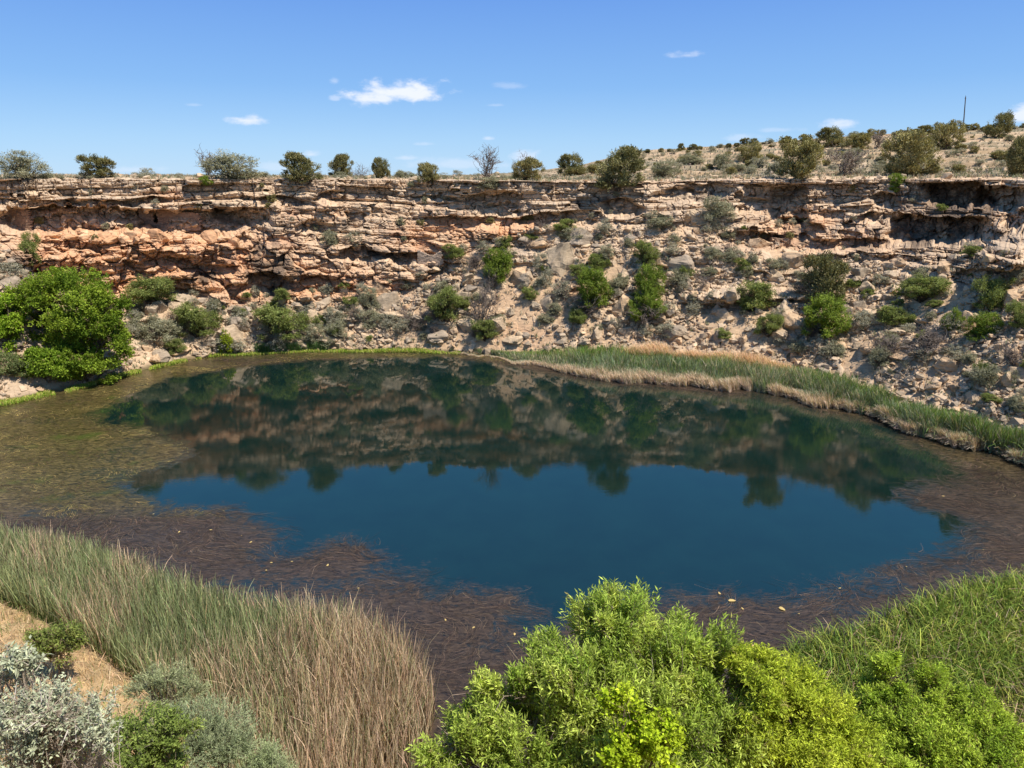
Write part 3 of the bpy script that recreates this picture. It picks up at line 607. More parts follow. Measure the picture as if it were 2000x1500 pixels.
def colO(x, y, r):
    n = len(x); px, py = px_of(x, y); nn = fbm2(x * .3, y * .45, 3, 86); s = open_sd(x, y)
    yel = (r.random(n) < ss(-.05, .45, nn * 1.2 + .45 * np.exp(-(s / 2.5) ** 2) * (px < 400)) * .5)[:, None]
    return np.where(yel, cvar((.46, .35, .12), n, .25, 87), np.where((r.random(n) < .4)[:, None], cvar((.095, .09, .024), n, .3, 88), cvar((.10, .065, .04), n, .3, 89)))
weed(60000, 90, selO, colO, .6, 'water_weed', 'olive and yellow floating weed covering the left end of the lake')

rl = random.Random(17)
for i, (px, py) in enumerate([(1429, 1174), (1527, 1190), (1405, 1160), (1470, 1262), (925, 1227), (1060, 1243), (1005, 1240), (870, 1212), (530, 1100), (570, 1098), (472, 1047), (490, 1060), (412, 1036), (640, 1105), (520, 1115), (1450, 1190), (1560, 1200), (1640, 1150), (1770, 1108), (1842, 970), (1612, 785), (1920, 1075), (700, 1150), (1100, 1262), (350, 1040), (300, 1005)]):
    q = onz(px, py); w = rl.uniform(.035, .075) if i > 1 else .15; bmv = []
    for k_ in range(9):
        t_ = k_ / 9 * 2 * PI; rr_ = w * (1 + .18 * math.sin(3 * t_ + i)); bmv.append((math.cos(t_) * rr_ * 1.3, math.sin(t_) * rr_ * .75, .012 * math.cos(t_)))
    o = obj('floating_leaf', mesh_np('leaf', np.array([(0, 0, .02)] + bmv), np.array([(0, k_ + 1, (k_ + 1) % 9 + 1) for k_ in range(9)]), M_scrub, np.array([(.58, .42, .16)] * 10))); o.location = (q[0], q[1], .05); o.rotation_euler = (0, 0, rl.uniform(0, 6.3))
    tag(o, 'small yellow leaf floating on the brown water weed', 'leaf', 'yellow leaves on the water weed')

# leaf crowns built of leafy shoots
def shoots_mesh(start, dirv, slen, per, ll, lw, cols, name, mat, r, spread=.75, stem=None, droopl=0.0, stemw=.012):
    """start (n,3), dirv (n,3) unit, slen (n,), per leaves on each; cols (n,3)"""
    n = len(start); t = (np.arange(per) + .5)[None] / per + r.uniform(-.3, .3, (n, per)) / per
    pos = start[:, None] + dirv[:, None] * (slen[:, None] * t)[..., None]
    rv = r.normal(0, 1, (n, per, 3)); rv -= (rv * dirv[:, None]).sum(-1, keepdims=True) * dirv[:, None]; rv /= np.linalg.norm(rv, axis=-1, keepdims=True)
    d = dirv[:, None] * (1 - spread * (1 - .5 * t[..., None])) + rv * spread; d[..., 2] -= droopl; d /= np.linalg.norm(d, axis=-1, keepdims=True)
    up = r.normal(0, .55, (n, per, 3)); up[..., 2] += 1; s = np.cross(d, up); s /= np.linalg.norm(s, axis=-1, keepdims=True) + 1e-9
    nrm_ = np.cross(s, d)
    L = ll * (.65 + .6 * r.random((n, per)))[..., None]; W = lw * (.7 + .5 * r.random((n, per)))[..., None]
    p0 = pos; p1 = pos + d * L * .45 + s * W / 2 + nrm_ * W * .15; p2 = pos + d * L - nrm_ * L * .08; p3 = pos + d * L * .45 - s * W / 2 + nrm_ * W * .15
    V = np.stack([p0, p1, p2, p3], 2).reshape(-1, 3); F = np.arange(len(V)).reshape(-1, 4)
    cc = np.repeat(np.repeat(cols[:, None], per, 1)[:, :, None], 4, 2).reshape(-1, 3)
    if stem is not None:
        st = np.stack([start - dirv * .08 * slen[:, None], start + dirv * slen[:, None]], 1); sv = np.cross(dirv, r.normal(0, 1, (n, 3))); sv /= np.linalg.norm(sv, axis=1, keepdims=True) + 1e-9
        V2 = np.stack([st[:, 0] - sv * stemw, st[:, 0] + sv * stemw, st[:, 1] + sv * stemw * .3, st[:, 1] - sv * stemw * .3], 1).reshape(-1, 3)
        F = np.concatenate([F, np.arange(len(V2)).reshape(-1, 4) + len(V)]); V = np.concatenate([V, V2]); cc = np.concatenate([cc, np.tile(np.array(stem)[None], (len(V2), 1))])
    return mesh_np(name, V, F, mat, cc)
def crown(name, lobes, nshoot, per, ll, lw, slen, colA, colB_, seed, mat=None, up=.3, clump=.3, nclump=40, shell=(.62, 1.0), spread=.75, stem=None, droopl=0., stemw=.012, out=1.0, jit=.04):
    r = np.random.default_rng(seed); vol = np.array([l[3] * l[4] + l[4] * l[5] + l[3] * l[5] for l in lobes]); w = vol / vol.sum(); ps = []; ds = []; cs = []
    for l, wi in zip(lobes, w):
        m_ = max(4, int(nshoot * wi)); kc = max(5, int(nclump * wi * 1.3))
        cd = r.normal(0, 1, (kc, 3)); cd[:, 2] = np.where(cd[:, 2] < -1.1, -cd[:, 2], cd[:, 2]); cd /= np.linalg.norm(cd, axis=1, keepdims=True)
        cr = r.uniform(.8 - jit, 1.12 + jit, kc); ct = r.random(kc)
        ci = r.integers(0, kc, m_); dv = cd[ci] + r.normal(0, clump, (m_, 3)); nrm0 = np.linalg.norm(dv - cd[ci], axis=1); dv /= np.linalg.norm(dv, axis=1, keepdims=True)
        rad = r.uniform(shell[0], shell[1], m_) ** .6 * cr[ci] * (1 - .25 * np.clip(nrm0, 0, 1) ** 2)
        R = np.array(l[3:6]); p = np.array(l[:3]) + dv * R * rad[:, None]
        d = dv / R; d /= np.linalg.norm(d, axis=1, keepdims=True); d = d * out + r.normal(0, .35, (m_, 3)); d[:, 2] += up; d /= np.linalg.norm(d, axis=1, keepdims=True)
        mixv = np.clip(ct[ci] * .7 + .3 * r.random(m_), 0, 1)[:, None]; ps.append(p); ds.append(d); cs.append(np.array(colA) * (1 - mixv) + np.array(colB_) * mixv)
    p = np.concatenate(ps); d = np.concatenate(ds); c = np.concatenate(cs); sl = slen * r.uniform(.6, 1.2, len(p))
    p = p - d * sl[:, None] * .5; c = c * r.uniform(.8, 1.2, (len(c), 1)); dd = r.random(len(c)) < .025; c[dd] = c[dd] * .35 + np.array([.22, .15, .08])
    return shoots_mesh(p, d, sl, per, ll, lw, c, name, mat or M_leaf, r, spread, stem, droopl, stemw), p
def tubes(paths, name, colr, mat=None, sides=5):
    """paths: list of (points (k,3), radii (k,))"""
    Vs = []; Fs = []; off = 0
    for P, R in paths:
        P = np.asarray(P, float); R = np.asarray(R, float); k = len(P); T = np.gradient(P, axis=0); T /= np.linalg.norm(T, axis=1, keepdims=True) + 1e-9
        ref = np.array([.3, .9, .1]); U = np.cross(T, ref); U /= np.linalg.norm(U, axis=1, keepdims=True) + 1e-9; W = np.cross(T, U)
        th = np.linspace(0, 2 * PI, sides, endpoint=False)
        ring = P[:, None] + (np.cos(th)[None, :, None] * U[:, None] + np.sin(th)[None, :, None] * W[:, None]) * R[:, None, None]
        Vs.append(ring.reshape(-1, 3)); i = np.arange(k - 1)[:, None] * sides + np.arange(sides)[None]; j = np.arange(k - 1)[:, None] * sides + (np.arange(sides)[None] + 1) % sides
        Fs.append(np.stack([i, j, j + sides, i + sides], -1).reshape(-1, 4) + off); off += k * sides
    V = np.concatenate(Vs); return mesh_np(name, V, np.concatenate(Fs), mat or M_bark, np.tile(np.array(colr)[None], (len(V), 1)), smooth=True)
def limb(p0, p1, r0, r1, r, wob=.12, k=6, sag=0.):
    t = np.linspace(0, 1, k)[:, None]; p0 = np.array(p0, float); p1 = np.array(p1, float); L = np.linalg.norm(p1 - p0)
    P = p0 * (1 - t) + p1 * t + r.normal(0, wob * L / 3, (k, 3)) * (t * (1 - t) * 4) ; P[:, 2] += (sag * L * (t * (1 - t) * 4))[:, 0]
    return P, r0 * (1 - t[:, 0]) + r1 * t[:, 0]
def woody(lobes, base, seed, r0, sub=7, col=(.12, .09, .07), tips=None, name='trunk', split=.25):
    r = np.random.default_rng(seed); base = np.array(base, float); paths = []
    for l in lobes:
        c = np.array(l[:3], float); f = base + (c - base) * split + r.normal(0, .03, 3)
        b0 = base + r.normal(0, r0 * .8, 3) * [1, 1, 0]
        P, R = limb(b0, c, r0, r0 * .45, r, .18, 7, .05); paths.append((P, R))
        for j in range(sub):
            d = r.normal(0, 1, 3); d[2] = abs(d[2]) * .8 - .15; d /= np.linalg.norm(d); e = c + d * np.array(l[3:6]) * r.uniform(.5, .85)
            s = P[r.integers(3, 7)]; P2, R2 = limb(s, e, r0 * .35, r0 * .07, r, .2, 6, .04); paths.append((P2, R2))
            for q in range(2):
                s2 = P2[r.integers(2, 5)]; e2 = s2 + (e - s) * r.uniform(.15, .3) + r.normal(0, .10, 3) * np.linalg.norm(e - s); paths.append(limb(s2, e2, r0 * .14, r0 * .04, r, .2, 4))
    return tubes(paths, name, col)

# --- bush kinds, each 1 m wide and 1 m tall before scaling
def lobes_blob(r, n, zc=.5, rr=.34, sp=.21):
    L = [(0, 0, .46, .40, .40, .46), (.16, .05, .2, .3, .3, .2), (-.15, .1, .2, .3, .3, .2), (0, -.18, .2, .3, .28, .2)]
    for i in range(n): a = r.uniform(0, 2 * PI); q = r.uniform(.6, 1.1); L.append((math.cos(a) * sp * q, math.sin(a) * sp * q, r.uniform(.22, .70), rr * r.uniform(.7, 1), rr * r.uniform(.7, 1), rr * r.uniform(.6, 1)))
    return L
PROTO = {}
def proto(kind):
    if kind in PROTO: return PROTO[kind]
    out = []
    for v in range(4):
        r = np.random.default_rng(hash_s(kind) + v * 17); L = lobes_blob(r, 6)
        if kind == 'juniper':
            c, _ = crown('juniper crown', L, 2500, 6, .040, .022, .13, (.15, .15, .065), (.32, .29, .13), v + 1000, M_scrub, up=1.0, clump=.22, nclump=60, spread=.5); w = woody(L[:4], (0, 0, 0), v, .028, 4)
        elif kind == 'yellow_juniper':
            c, _ = crown('juniper crown', L, 2200, 6, .042, .022, .14, (.20, .18, .07), (.42, .37, .17), v + 1100, M_scrub, up=1.3, clump=.2, nclump=60, spread=.5); w = woody(L[:4], (0, 0, 0), v, .028, 4)
        elif kind == 'mesquite':
            L = [(l[0] * 1.15, l[1] * 1.15, l[2] * .92 + .05, l[3] * .85, l[4] * .85, l[5] * .70) for l in L]
            c, _ = crown('mesquite crown', L, 1700, 7, .038, .014, .14, (.15, .19, .05), (.32, .36, .12), v + 1200, M_leaf, up=.25, clump=.25, nclump=44, spread=.85); w = woody(L, (0, 0, -.03), v, .02, 5, (.09, .075, .06))
        elif kind == 'green':
            c, _ = crown('shrub crown', L, 2200, 7, .036, .018, .12, (.14, .20, .03), (.27, .35, .06), v + 1300, M_leaf, up=.5, clump=.22, nclump=60, spread=.75); w = woody(L[:3], (0, 0, -.03), v, .02, 5, (.08, .07, .06))
        elif kind == 'greygreen':
            c, _ = crown('shrub crown', L, 1500, 7, .034, .016, .12, (.22, .22, .13), (.40, .38, .25), v + 1400, M_scrub, up=.4, clump=.28, nclump=36, spread=.8); w = woody(L, (0, 0, -.03), v, .018, 5, (.16, .14, .12))
        elif kind == 'sage':
            c, _ = crown('sage crown', L, 650, 7, .045, .018, .13, (.28, .27, .19), (.46, .43, .32), v + 1500, M_scrub, up=.6, clump=.25, nclump=30, spread=.7); w = None
        elif kind == 'rust':
            c, _ = crown('shrub crown', L, 700, 6, .05, .03, .1, (.30, .10, .04), (.42, .17, .07), v + 1550, M_scrub, up=.5); w = woody(L[:3], (0, 0, 0), v, .02, 4)
        elif kind == 'sapling':
            L = [(0, 0, .62, .34, .34, .38), (.08, 0, .3, .36, .36, .28)]
            c, _ = crown('sapling crown', L, 500, 7, .07, .045, .14, (.22, .30, .02), (.40, .46, .04), v + 1560, M_leaf, up=.5); w = woody(L, (0, 0, 0), v, .03, 4)
        elif kind == 'dead':
            c = None; paths = []; n0 = 11
            for i in range(n0):
                a = r.uniform(0, 2 * PI); q = r.uniform(.1, .48); e = np.array([math.cos(a) * q, math.sin(a) * q, r.uniform(.5, .98) * (1 - .5 * q)])
                P, R = limb((r.normal(0, .03), r.normal(0, .03), -.04), e, .016, .005, r, .22, 7, .08); paths.append((P, R))
                for j in range(8):
                    s = P[r.integers(2, 7)]; e2 = s + r.normal(0, .13, 3) + (e - np.array([0, 0, .2])) * .3; P2, R2 = limb(s, e2, .008, .003, r, .25, 5); paths.append((P2, R2))
                    for k in range(4): s3 = P2[r.integers(1, 5)]; paths.append(limb(s3, s3 + r.normal(0, .07, 3) + (0, 0, .03), .0045, .002, r, .2, 3))
            w = tubes(paths, 'dead branches', (.235, .205, .195), sides=4)
        out.append((c, w))
    PROTO[kind] = out; return out
def hash_s(s): return sum((i + 1) * ord(c) for i, c in enumerate(s))
NAMES = {'juniper': ('juniper_bush', 'bush'), 'yellow_juniper': ('juniper_bush', 'bush'), 'mesquite': ('mesquite_shrub', 'shrub'), 'green': ('green_shrub', 'shrub'), 'greygreen': ('desert_shrub', 'shrub'), 'sage': ('sagebrush', 'shrub'),
         'dead': ('dead_shrub', 'shrub'), 'rust': ('rust_shrub', 'shrub'), 'sapling': ('sapling', 'tree')}
bpy.context.view_layer.update()
def hit(px, py):
    a, e = ray(px, py); d = Vector((float(a), 1, float(e))).normalized(); best = None
    for o in (terrain, ground):
        ok, loc, nr, i = o.ray_cast(Vector((0, 0, EYE)), d)
        if ok and (best is None or loc.length < best.length): best = loc.copy()
    return best
rb = random.Random(5)
def bush(kind, px, py, wpx, hpx, label, group=None, Yd=None, lean=0.0, sink=.06, depth=None, var=None):
    """(px, py) where its foot stands, width and height as seen"""
    p = hit(px, py) if Yd is None else at(px, py, Yd)
    if p is None or p.y > 900: p = at(px, py, 125)
    f = p.y * math.cos(PITCH) - (p.z - EYE) * math.sin(PITCH); W = wpx * f / FPX; H = hpx * f / FPX
    name, cat = NAMES[kind]; c, w = proto(kind)[rb.randrange(4) if var is None else var]
    root = bpy.data.objects.new(name, None if (c and w) else (c or w)); C.objects.link(root); root.empty_display_size = .2
    root.location = (p.x, p.y, p.z - sink * H); root.rotation_euler = (0, lean, rb.uniform(0, 2 * PI) if not lean else 0); root.scale = (W * 1.1, W * (depth or .95), H * 1.08)
    if c and w: obj('crown', c, root); obj('trunk' if kind in ('sapling',) else 'stems', w, root)
    tag(root, label, cat, group); return root

R1 = 'bushes along the far rim'
for a_ in [
 ('greygreen', 48, 350, 104, 60, 'broad grey green bush at the far left end of the rim'),
 ('juniper', 195, 347, 82, 42, 'dark flat topped bush on the rim, second from the left end'),
 ('sage', 289, 343, 32, 16, 'small pale bush alone on the bare rim left of the bare branched tree'),
 ('green', 396, 361, 36, 20, 'bright green bush clinging just under the rim below the bare branched tree'),
 ('dead', 408, 346, 60, 46, 'bare branched tree leaning left on the rim beside the wide pale bush'),
 ('greygreen', 462, 350, 118, 58, 'widest pale grey green bush on the left rim, beside a bare branched tree'),
 ('juniper', 588, 352, 80, 52, 'round dense dark bush on the rim right of the widest pale bush'),
 ('juniper', 668, 346, 54, 43, 'upright juniper between the round bush and a small bare shrub'),
 ('dead', 704, 347, 34, 22, 'small bare grey shrub touching the upright juniper on the rim'),
 ('juniper', 746, 348, 44, 38, 'small juniper on the rim right of the small bare shrub'),
 ('yellow_juniper', 837, 356, 50, 40, 'small spiky juniper on the rim edge left of the bare dead tree'),
 ('yellow_juniper', 895, 374, 26, 24, 'little yellow green bush growing from a ledge under the rim'),
 ('dead', 952, 352, 58, 58, 'bare dead tree standing up against the sky in mid rim'),
 ('greygreen', 952, 368, 60, 24, 'low grey shrub at the foot of the bare dead tree on the rim'),
 ('yellow_juniper', 1030, 352, 66, 40, 'yellow green juniper with bare top just right of the dead tree'),
 ('dead', 1022, 340, 44, 34, 'bare grey twigs poking above the yellow green juniper beside the dead tree'),
 ('juniper', 1117, 344, 64, 44, 'dense boxy juniper left of the biggest bush on the rim'),
 ('juniper', 1208, 368, 106, 78, 'biggest dark juniper hanging over the rim at mid picture'),
 ('greygreen', 1300, 348, 70, 42, 'thin grey green bush right of the biggest juniper'),
 ('greygreen', 1355, 322, 60, 24, 'low green bush on the slope above the thin grey green bush'),
 ('greygreen', 1413, 330, 52, 36, 'pale bush on the slope between two thin dark bushes'),
 ('yellow_juniper', 1463, 318, 48, 38, 'spiky bush on the slope left of the large round bush'),
 ('yellow_juniper', 1558, 348, 108, 74, 'large round olive bush at the rim above the dark recessed wall'),
 ('juniper', 1622, 286, 58, 38, 'dark juniper on the skyline below the small white cloud'),
 ('yellow_juniper', 1674, 291, 62, 32, 'yellowish bush on the skyline right of the dark juniper'),
 ('dead', 1714, 287, 46, 34, 'bare grey bush on the skyline left of the rust bush'),
 ('rust', 1769, 272, 28, 18, 'rust red dead bush behind the large olive juniper'),
 ('dead', 1652, 342, 116, 48, 'sprawling purple grey dead shrub between two large olive bushes'),
 ('yellow_juniper', 1775, 343, 106, 80, 'large olive juniper standing in front of the rust bush'),
 ('yellow_juniper', 1842, 290, 72, 48, 'tall pale green bush left of the utility pole'),
 ('juniper', 1806, 264, 38, 18, 'flat dark bush on the skyline right of the rust bush'),
 ('juniper', 1942, 271, 50, 54, 'dark juniper leaning right on the skyline beyond the utility pole'),
 ('juniper', 1992, 345, 62, 74, 'dark juniper cut by the right edge of the view above the cliff'),
 ('green', 1752, 374, 34, 34, 'bright green shrub hanging over the rim below the large olive juniper')]:
    bush(*a_, group=R1, lean=.25 if 'leaning right' in a_[5] else 0)
R2 = 'shrubs on the far cliff and slope'
for a_ in [
 ('mesquite', 62, 520, 48, 70, 'thin green shrub growing up the cliff above the bright left tree'),
 ('sage', 22, 548, 62, 38, 'grey sage at the left edge above the bright left tree'),
 ('mesquite', 292, 598, 108, 74, 'dark mesquite against the orange cliff foot right of the bright left tree'),
 ('greygreen', 268, 612, 46, 34, 'dark low shrub under the mesquite at the orange cliff foot'),
 ('mesquite', 548, 588, 48, 34, 'small green shrub at the foot of the dark cliff stain'),
 ('mesquite', 385, 655, 98, 74, 'yellow green mesquite on the left slope near the lake'),
 ('greygreen', 315, 662, 96, 46, 'grey green shrub spreading left of the yellow green mesquite'),
 ('sage', 420, 618, 46, 34, 'pale sage just behind the yellow green mesquite'),
 ('mesquite', 550, 660, 124, 78, 'widest dome shaped mesquite close to the left far waterline'),
 ('sapling', 445, 692, 34, 46, 'small bright yellow green sapling at the waterline'),
 ('mesquite', 868, 628, 86, 74, 'twin crowned green shrub left of the purple dead shrub'),
 ('green', 976, 548, 66, 66, 'green shrub on the slope right above the purple dead shrub'),
 ('mesquite', 986, 486, 38, 30, 'small green shrub under the orange patch of cliff'),
 ('dead', 940, 648, 66, 92, 'tall purple grey dead shrub among boulders'),
 ('green', 1156, 600, 82, 82, 'bright green round shrub right below the big lone boulder'),
 ('dead', 1148, 618, 70, 40, 'dark dead brush under the bright green round shrub'),
 ('green', 1270, 590, 64, 78, 'upper crown shrub of the green pair right of the round shrub'),
 ('green', 1262, 622, 78, 56, 'lower crown shrub of the green pair right of the round shrub'),
 ('dead', 1258, 634, 70, 36, 'dark dead brush under the green pair of shrubs'),
 ('mesquite', 1166, 525, 48, 40, 'pale green shrub just right of the big lone boulder'),
 ('mesquite', 1260, 516, 56, 54, 'loose green shrub on the slope straight above the green pair'),
 ('mesquite', 1104, 452, 52, 32, 'green shrub at the cliff foot above the big lone boulder'),
 ('greygreen', 1120, 470, 60, 30, 'grey shrub just below the green shrub at the cliff foot'),
 ('mesquite', 886, 508, 50, 34, 'green shrub in front of the dark overhang with the small stone wall'),
 ('greygreen', 722, 604, 54, 48, 'thin green shrub at the foot of the orange cliff in mid left slope'),
 ('greygreen', 796, 566, 40, 32, 'grey shrub at the cliff foot left of the twin crowned shrub'),
 ('sage', 1056, 530, 36, 40, 'grey sage just left of the big lone boulder'),
 ('sage', 1066, 560, 36, 40, 'grey sage below and left of the big lone boulder'),
 ('mesquite', 1462, 606, 106, 76, 'green mesquite with dark stems in mid right slope'),
 ('juniper', 1606, 592, 92, 96, 'tall olive juniper on the right slope above the wide green shrub'),
 ('green', 1612, 658, 108, 88, 'wide green shrub directly below the tall olive juniper'),
 ('mesquite', 1797, 588, 106, 64, 'green mesquite right of the tall olive juniper'),
 ('mesquite', 1742, 634, 74, 50, 'green shrub downhill of the mesquite on the right slope'),
 ('mesquite', 1936, 606, 78, 76, 'dark green mesquite below the shaded buttress at the right'),
 ('green', 1914, 662, 68, 56, 'bright green shrub below the mesquite by the shaded buttress'),
 ('green', 1856, 648, 46, 52, 'narrow bright green shrub left of the one below the buttress'),
 ('dead', 1800, 696, 118, 58, 'large purple grey dead shrub on the lower right slope'),
 ('dead', 1728, 700, 84, 46, 'dead shrub left of the large purple grey one on the lower right slope'),
 ('mesquite', 1500, 656, 60, 56, 'loose green shrub left of the wide green shrub'),
 ('greygreen', 1400, 432, 72, 54, 'dark grey shrub behind the pale boulder under the right rim'),
 ('greygreen', 1290, 446, 60, 30, 'grey shrub on the slope under the small dark cave'),
 ('mesquite', 1340, 544, 38, 30, 'small green shrub between the green pair and the mid right mesquite'),
 ('mesquite', 1450, 532, 40, 30, 'small pale shrub above the mid right mesquite'),
 ('mesquite', 1990, 640, 60, 62, 'green shrub cut by the right edge of the view above the reeds'),
 ('dead', 1985, 712, 70, 50, 'grey dead shrub cut by the right edge of the view above the reeds'),
 ('greygreen', 1920, 758, 60, 56, 'thin grey green shrub just behind the reeds at the right'),
 ('mesquite', 1895, 500, 36, 24, 'small green shrub on the ledge under the dark right overhang'),
 ('mesquite', 1838, 412, 28, 16, 'tiny green shrub inside the dark recess under the right rim'),
 ('greygreen', 645, 478, 40, 30, 'spindly grey bush standing on the mid left ledge'),
 ('sage', 692, 480, 48, 30, 'grey sage on the mid left ledge right of the spindly bush'),
 ('mesquite', 174, 524, 26, 16, 'tiny green shrub in the orange cliff above the bright left tree')]:
    bush(*a_, group=R2)

# scattered low scrub: skyline of the hill, plateau, talus
rs = np.random.default_rng(88)
for i in range(46):
    px = 1235 + i * 17 + rs.uniform(-7, 7); sk = np.interp(px, hill[:, 0], hill[:, 1]); s = rs.uniform(9, 26)
    bush(['juniper', 'juniper', 'yellow_juniper', 'greygreen'][rs.integers(4)], px, sk + rs.uniform(2, 5), s, s * rs.uniform(.4, .7), 'distant low bush on the crest line of the hill', 'low bushes on the hill crest')
cnt = 0
for i in range(900):
    px = rs.uniform(980, 2010); lo = np.interp(px, hill[:, 0], hill[:, 1]) + 8
    if lo > 336: continue
    py = rs.uniform(lo, 342); s = rs.uniform(12, 36) * (.5 + .6 * (py - lo) / (345 - lo)); cnt += 1
    bush(['sage', 'sage', 'greygreen', 'yellow_juniper'][rs.integers(4)], px, py, s, s * rs.uniform(.4, .65), 'low grey scrub bush on the open hill slope above the cliff', 'scrub on the hill slope')
    if cnt >= 210: break
for i in range(70):
    px = rs.uniform(-10, 1300); s = rs.uniform(10, 30); bush(['sage', 'greygreen', 'sage'][rs.integers(3)], px, rs.uniform(344, 350), s, s * rs.uniform(.3, .6), 'tuft of pale low scrub on the flat top of the rim', 'scrub tufts on the rim')
k = 0
tpx0 = shore[:, 0]
for i in range(2000):
    px = rs.uniform(0, 2010); top_ = np.interp(px, base[:, 0], base[:, 1]); bot = np.interp(px, [0, 240, 402, 700, 1000, 1300, 1560, 1750, 1850, 2000], [770, 715, 690, 672, 662, 668, 690, 735, 765, 815]); py = rs.uniform(top_ - 20, bot)
    if px < 250 and py > 520: continue
    s = rs.uniform(15, 52) * (.7 + .5 * (py - top_) / (bot - top_)); kd = ['sage', 'sage', 'sage', 'greygreen', 'greygreen', 'dead', 'mesquite'][rs.integers(7)]
    p = hit(px, py)
    if p is None or p.y > 110: continue
    lb = {'sage': 'low grey sage among the rubble of the far slope', 'greygreen': 'low grey green scrub among the rubble of the far slope', 'dead': 'small leafless shrub among the rubble of the far slope', 'mesquite': 'small green scrub among the rubble of the far slope'}[kd]
    bush(kd, px, py, s, s * rs.uniform(.5, .85), lb, {'sage': 'sage on the far slope', 'greygreen': 'scrub on the far slope', 'dead': 'leafless shrubs on the far slope', 'mesquite': 'green scrub on the far slope'}[kd]); k += 1
    if k >= 300: break
for i in range(45):
    px = rs.uniform(0, 2000); py = rs.uniform(365, 470); p = hit(px, py)
    if p is None or p.y > 110: continue
    s = rs.uniform(10, 26); bush(['sage', 'greygreen', 'yellow_juniper'][rs.integers(3)], px, py, s, s * .7, 'small scrub rooted on a ledge of the cliff', 'scrub on the cliff ledges')

# ------------------------------------------------------------------ rocks
import bmesh
def rock_variant(seed, flat=.6):
    r = np.random.default_rng(seed); bm = bmesh.new(); n = 15
    P = r.normal(0, 1, (n, 3)); P /= np.linalg.norm(P, axis=1, keepdims=True); P *= r.uniform(.8, 1.1, (n, 1)); P = np.sign(P) * np.abs(P) ** .8; P *= np.array([.6, .48, flat * .55])
    for p in P: bm.verts.new(p)
    res = bmesh.ops.convex_hull(bm, input=bm.verts)
    bmesh.ops.delete(bm, geom=[g for g in set(res['geom_interior'] + res['geom_unused']) if isinstance(g, bmesh.types.BMVert) and g.is_valid], context='VERTS')
    bmesh.ops.triangulate(bm, faces=bm.faces); bm.verts.index_update()
    V = np.array([v.co[:] for v in bm.verts]); F = np.array([[v.index for v in f.verts] for f in bm.faces]); bm.free(); return V, F
RV = [rock_variant(900 + i, [.5, .7, .9][i % 3]) for i in range(12)]
def fine_rock(seed, flat=.7, det=3, rough=.08):
    V, F = RV[seed % 12]; bm = bmesh.new(); vs = [bm.verts.new(v) for v in V]
    for f in F: bm.faces.new([vs[i] for i in f])
    bmesh.ops.bevel(bm, geom=bm.edges[:], offset=.035, segments=1, affect='EDGES'); bmesh.ops.triangulate(bm, faces=bm.faces)
    bmesh.ops.subdivide_edges(bm, edges=bm.edges, cuts=det, use_grid_fill=True); bmesh.ops.triangulate(bm, faces=bm.faces); bm.verts.index_update()
    P = np.array([v.co[:] for v in bm.verts]); F2 = np.array([[v.index for v in f.verts] for f in bm.faces]); bm.free()
    nrm_ = P / (np.linalg.norm(P, axis=1, keepdims=True) + 1e-9)
    P = P + nrm_ * (rough * fbm3(P[:, 0] * 3 + seed, P[:, 1] * 3, P[:, 2] * 9, 3, seed) + .4 * rough * n3(P[:, 0] * 14, P[:, 1] * 14, P[:, 2] * 14, seed))[:, None]
    return P, F2
rock_cols = [(.48, .39, .30), (.40, .335, .265), (.53, .425, .315), (.35, .30, .25), (.52, .39, .275)]
RM = []
for i in range(15):
    P, F2 = fine_rock(40 + i, det=2); c = np.array(rock_cols[i % 5]); cc = np.tile(c[None], (len(P), 1)) * (1 + .25 * fbm3(P[:, 0] * 4, P[:, 1] * 4, P[:, 2] * 4, 3, i))[:, None]
    RM.append(mesh_np('boulder', P, F2, M_rock, cc))
def boulder(px, py, wpx, hpx, label, group, i=None, rot=None):
    p = hit(px, py)
    if p is None or p.y > 115: return
    f = p.y * math.cos(PITCH) - (p.z - EYE) * math.sin(PITCH); W = wpx * f / FPX; H = hpx * f / FPX
    o = obj('boulder', RM[rb.randrange(15) if i is None else i]); o.location = (p.x, p.y + .1 * W, p.z + H * .18); o.rotation_euler = rot or (rb.uniform(-.35, .35), rb.uniform(-.4, .4), rb.uniform(0, 6.28)); o.scale = (W * .95, W * .85, H * 1.6)
    tag(o, label, 'boulder', group); return o
P, F2 = fine_rock(5, det=4, rough=.1)
cb = mixc(np.ones((len(P), 3)) * np.array([.50, .41, .31]), np.array([.10, .085, .07]), ss(.0, .3, fbm3(P[:, 0] * 2 + 5, P[:, 1] * 2, P[:, 2] * 9, 4, 3)))
RM.append(mesh_np('boulder', P, F2, M_rock, cb))
for i in range(4):
    P, F2 = fine_rock(60 + i, det=2); cc = np.tile(np.array([(.62, .38, .23), (.66, .44, .29), (.56, .34, .21), (.60, .44, .32)][i])[None], (len(P), 1)) * (1 + .25 * fbm3(P[:, 0] * 4, P[:, 1] * 4, P[:, 2] * 4, 3, i + 50))[:, None]
    RM.append(mesh_np('boulder', P, F2, M_rock, cc))
for i in range(34):
    px = 55 + i * 12.5 + rb.uniform(-7, 7); s = rb.uniform(12, 34)
    boulder(px, 463 + rb.uniform(-6, 8) + (8 if px > 380 else 0), s, s * rb.uniform(.4, .65), 'orange block on the sunlit floor below the left overhang', 'orange blocks below the overhang', 16 + rb.randrange(4))
G = 'boulders on the far slope'
o = boulder(1100, 524, 66, 58, 'big lone striped boulder on bare soil in the middle of the far slope', G, 15, (.1, -.25, .4))
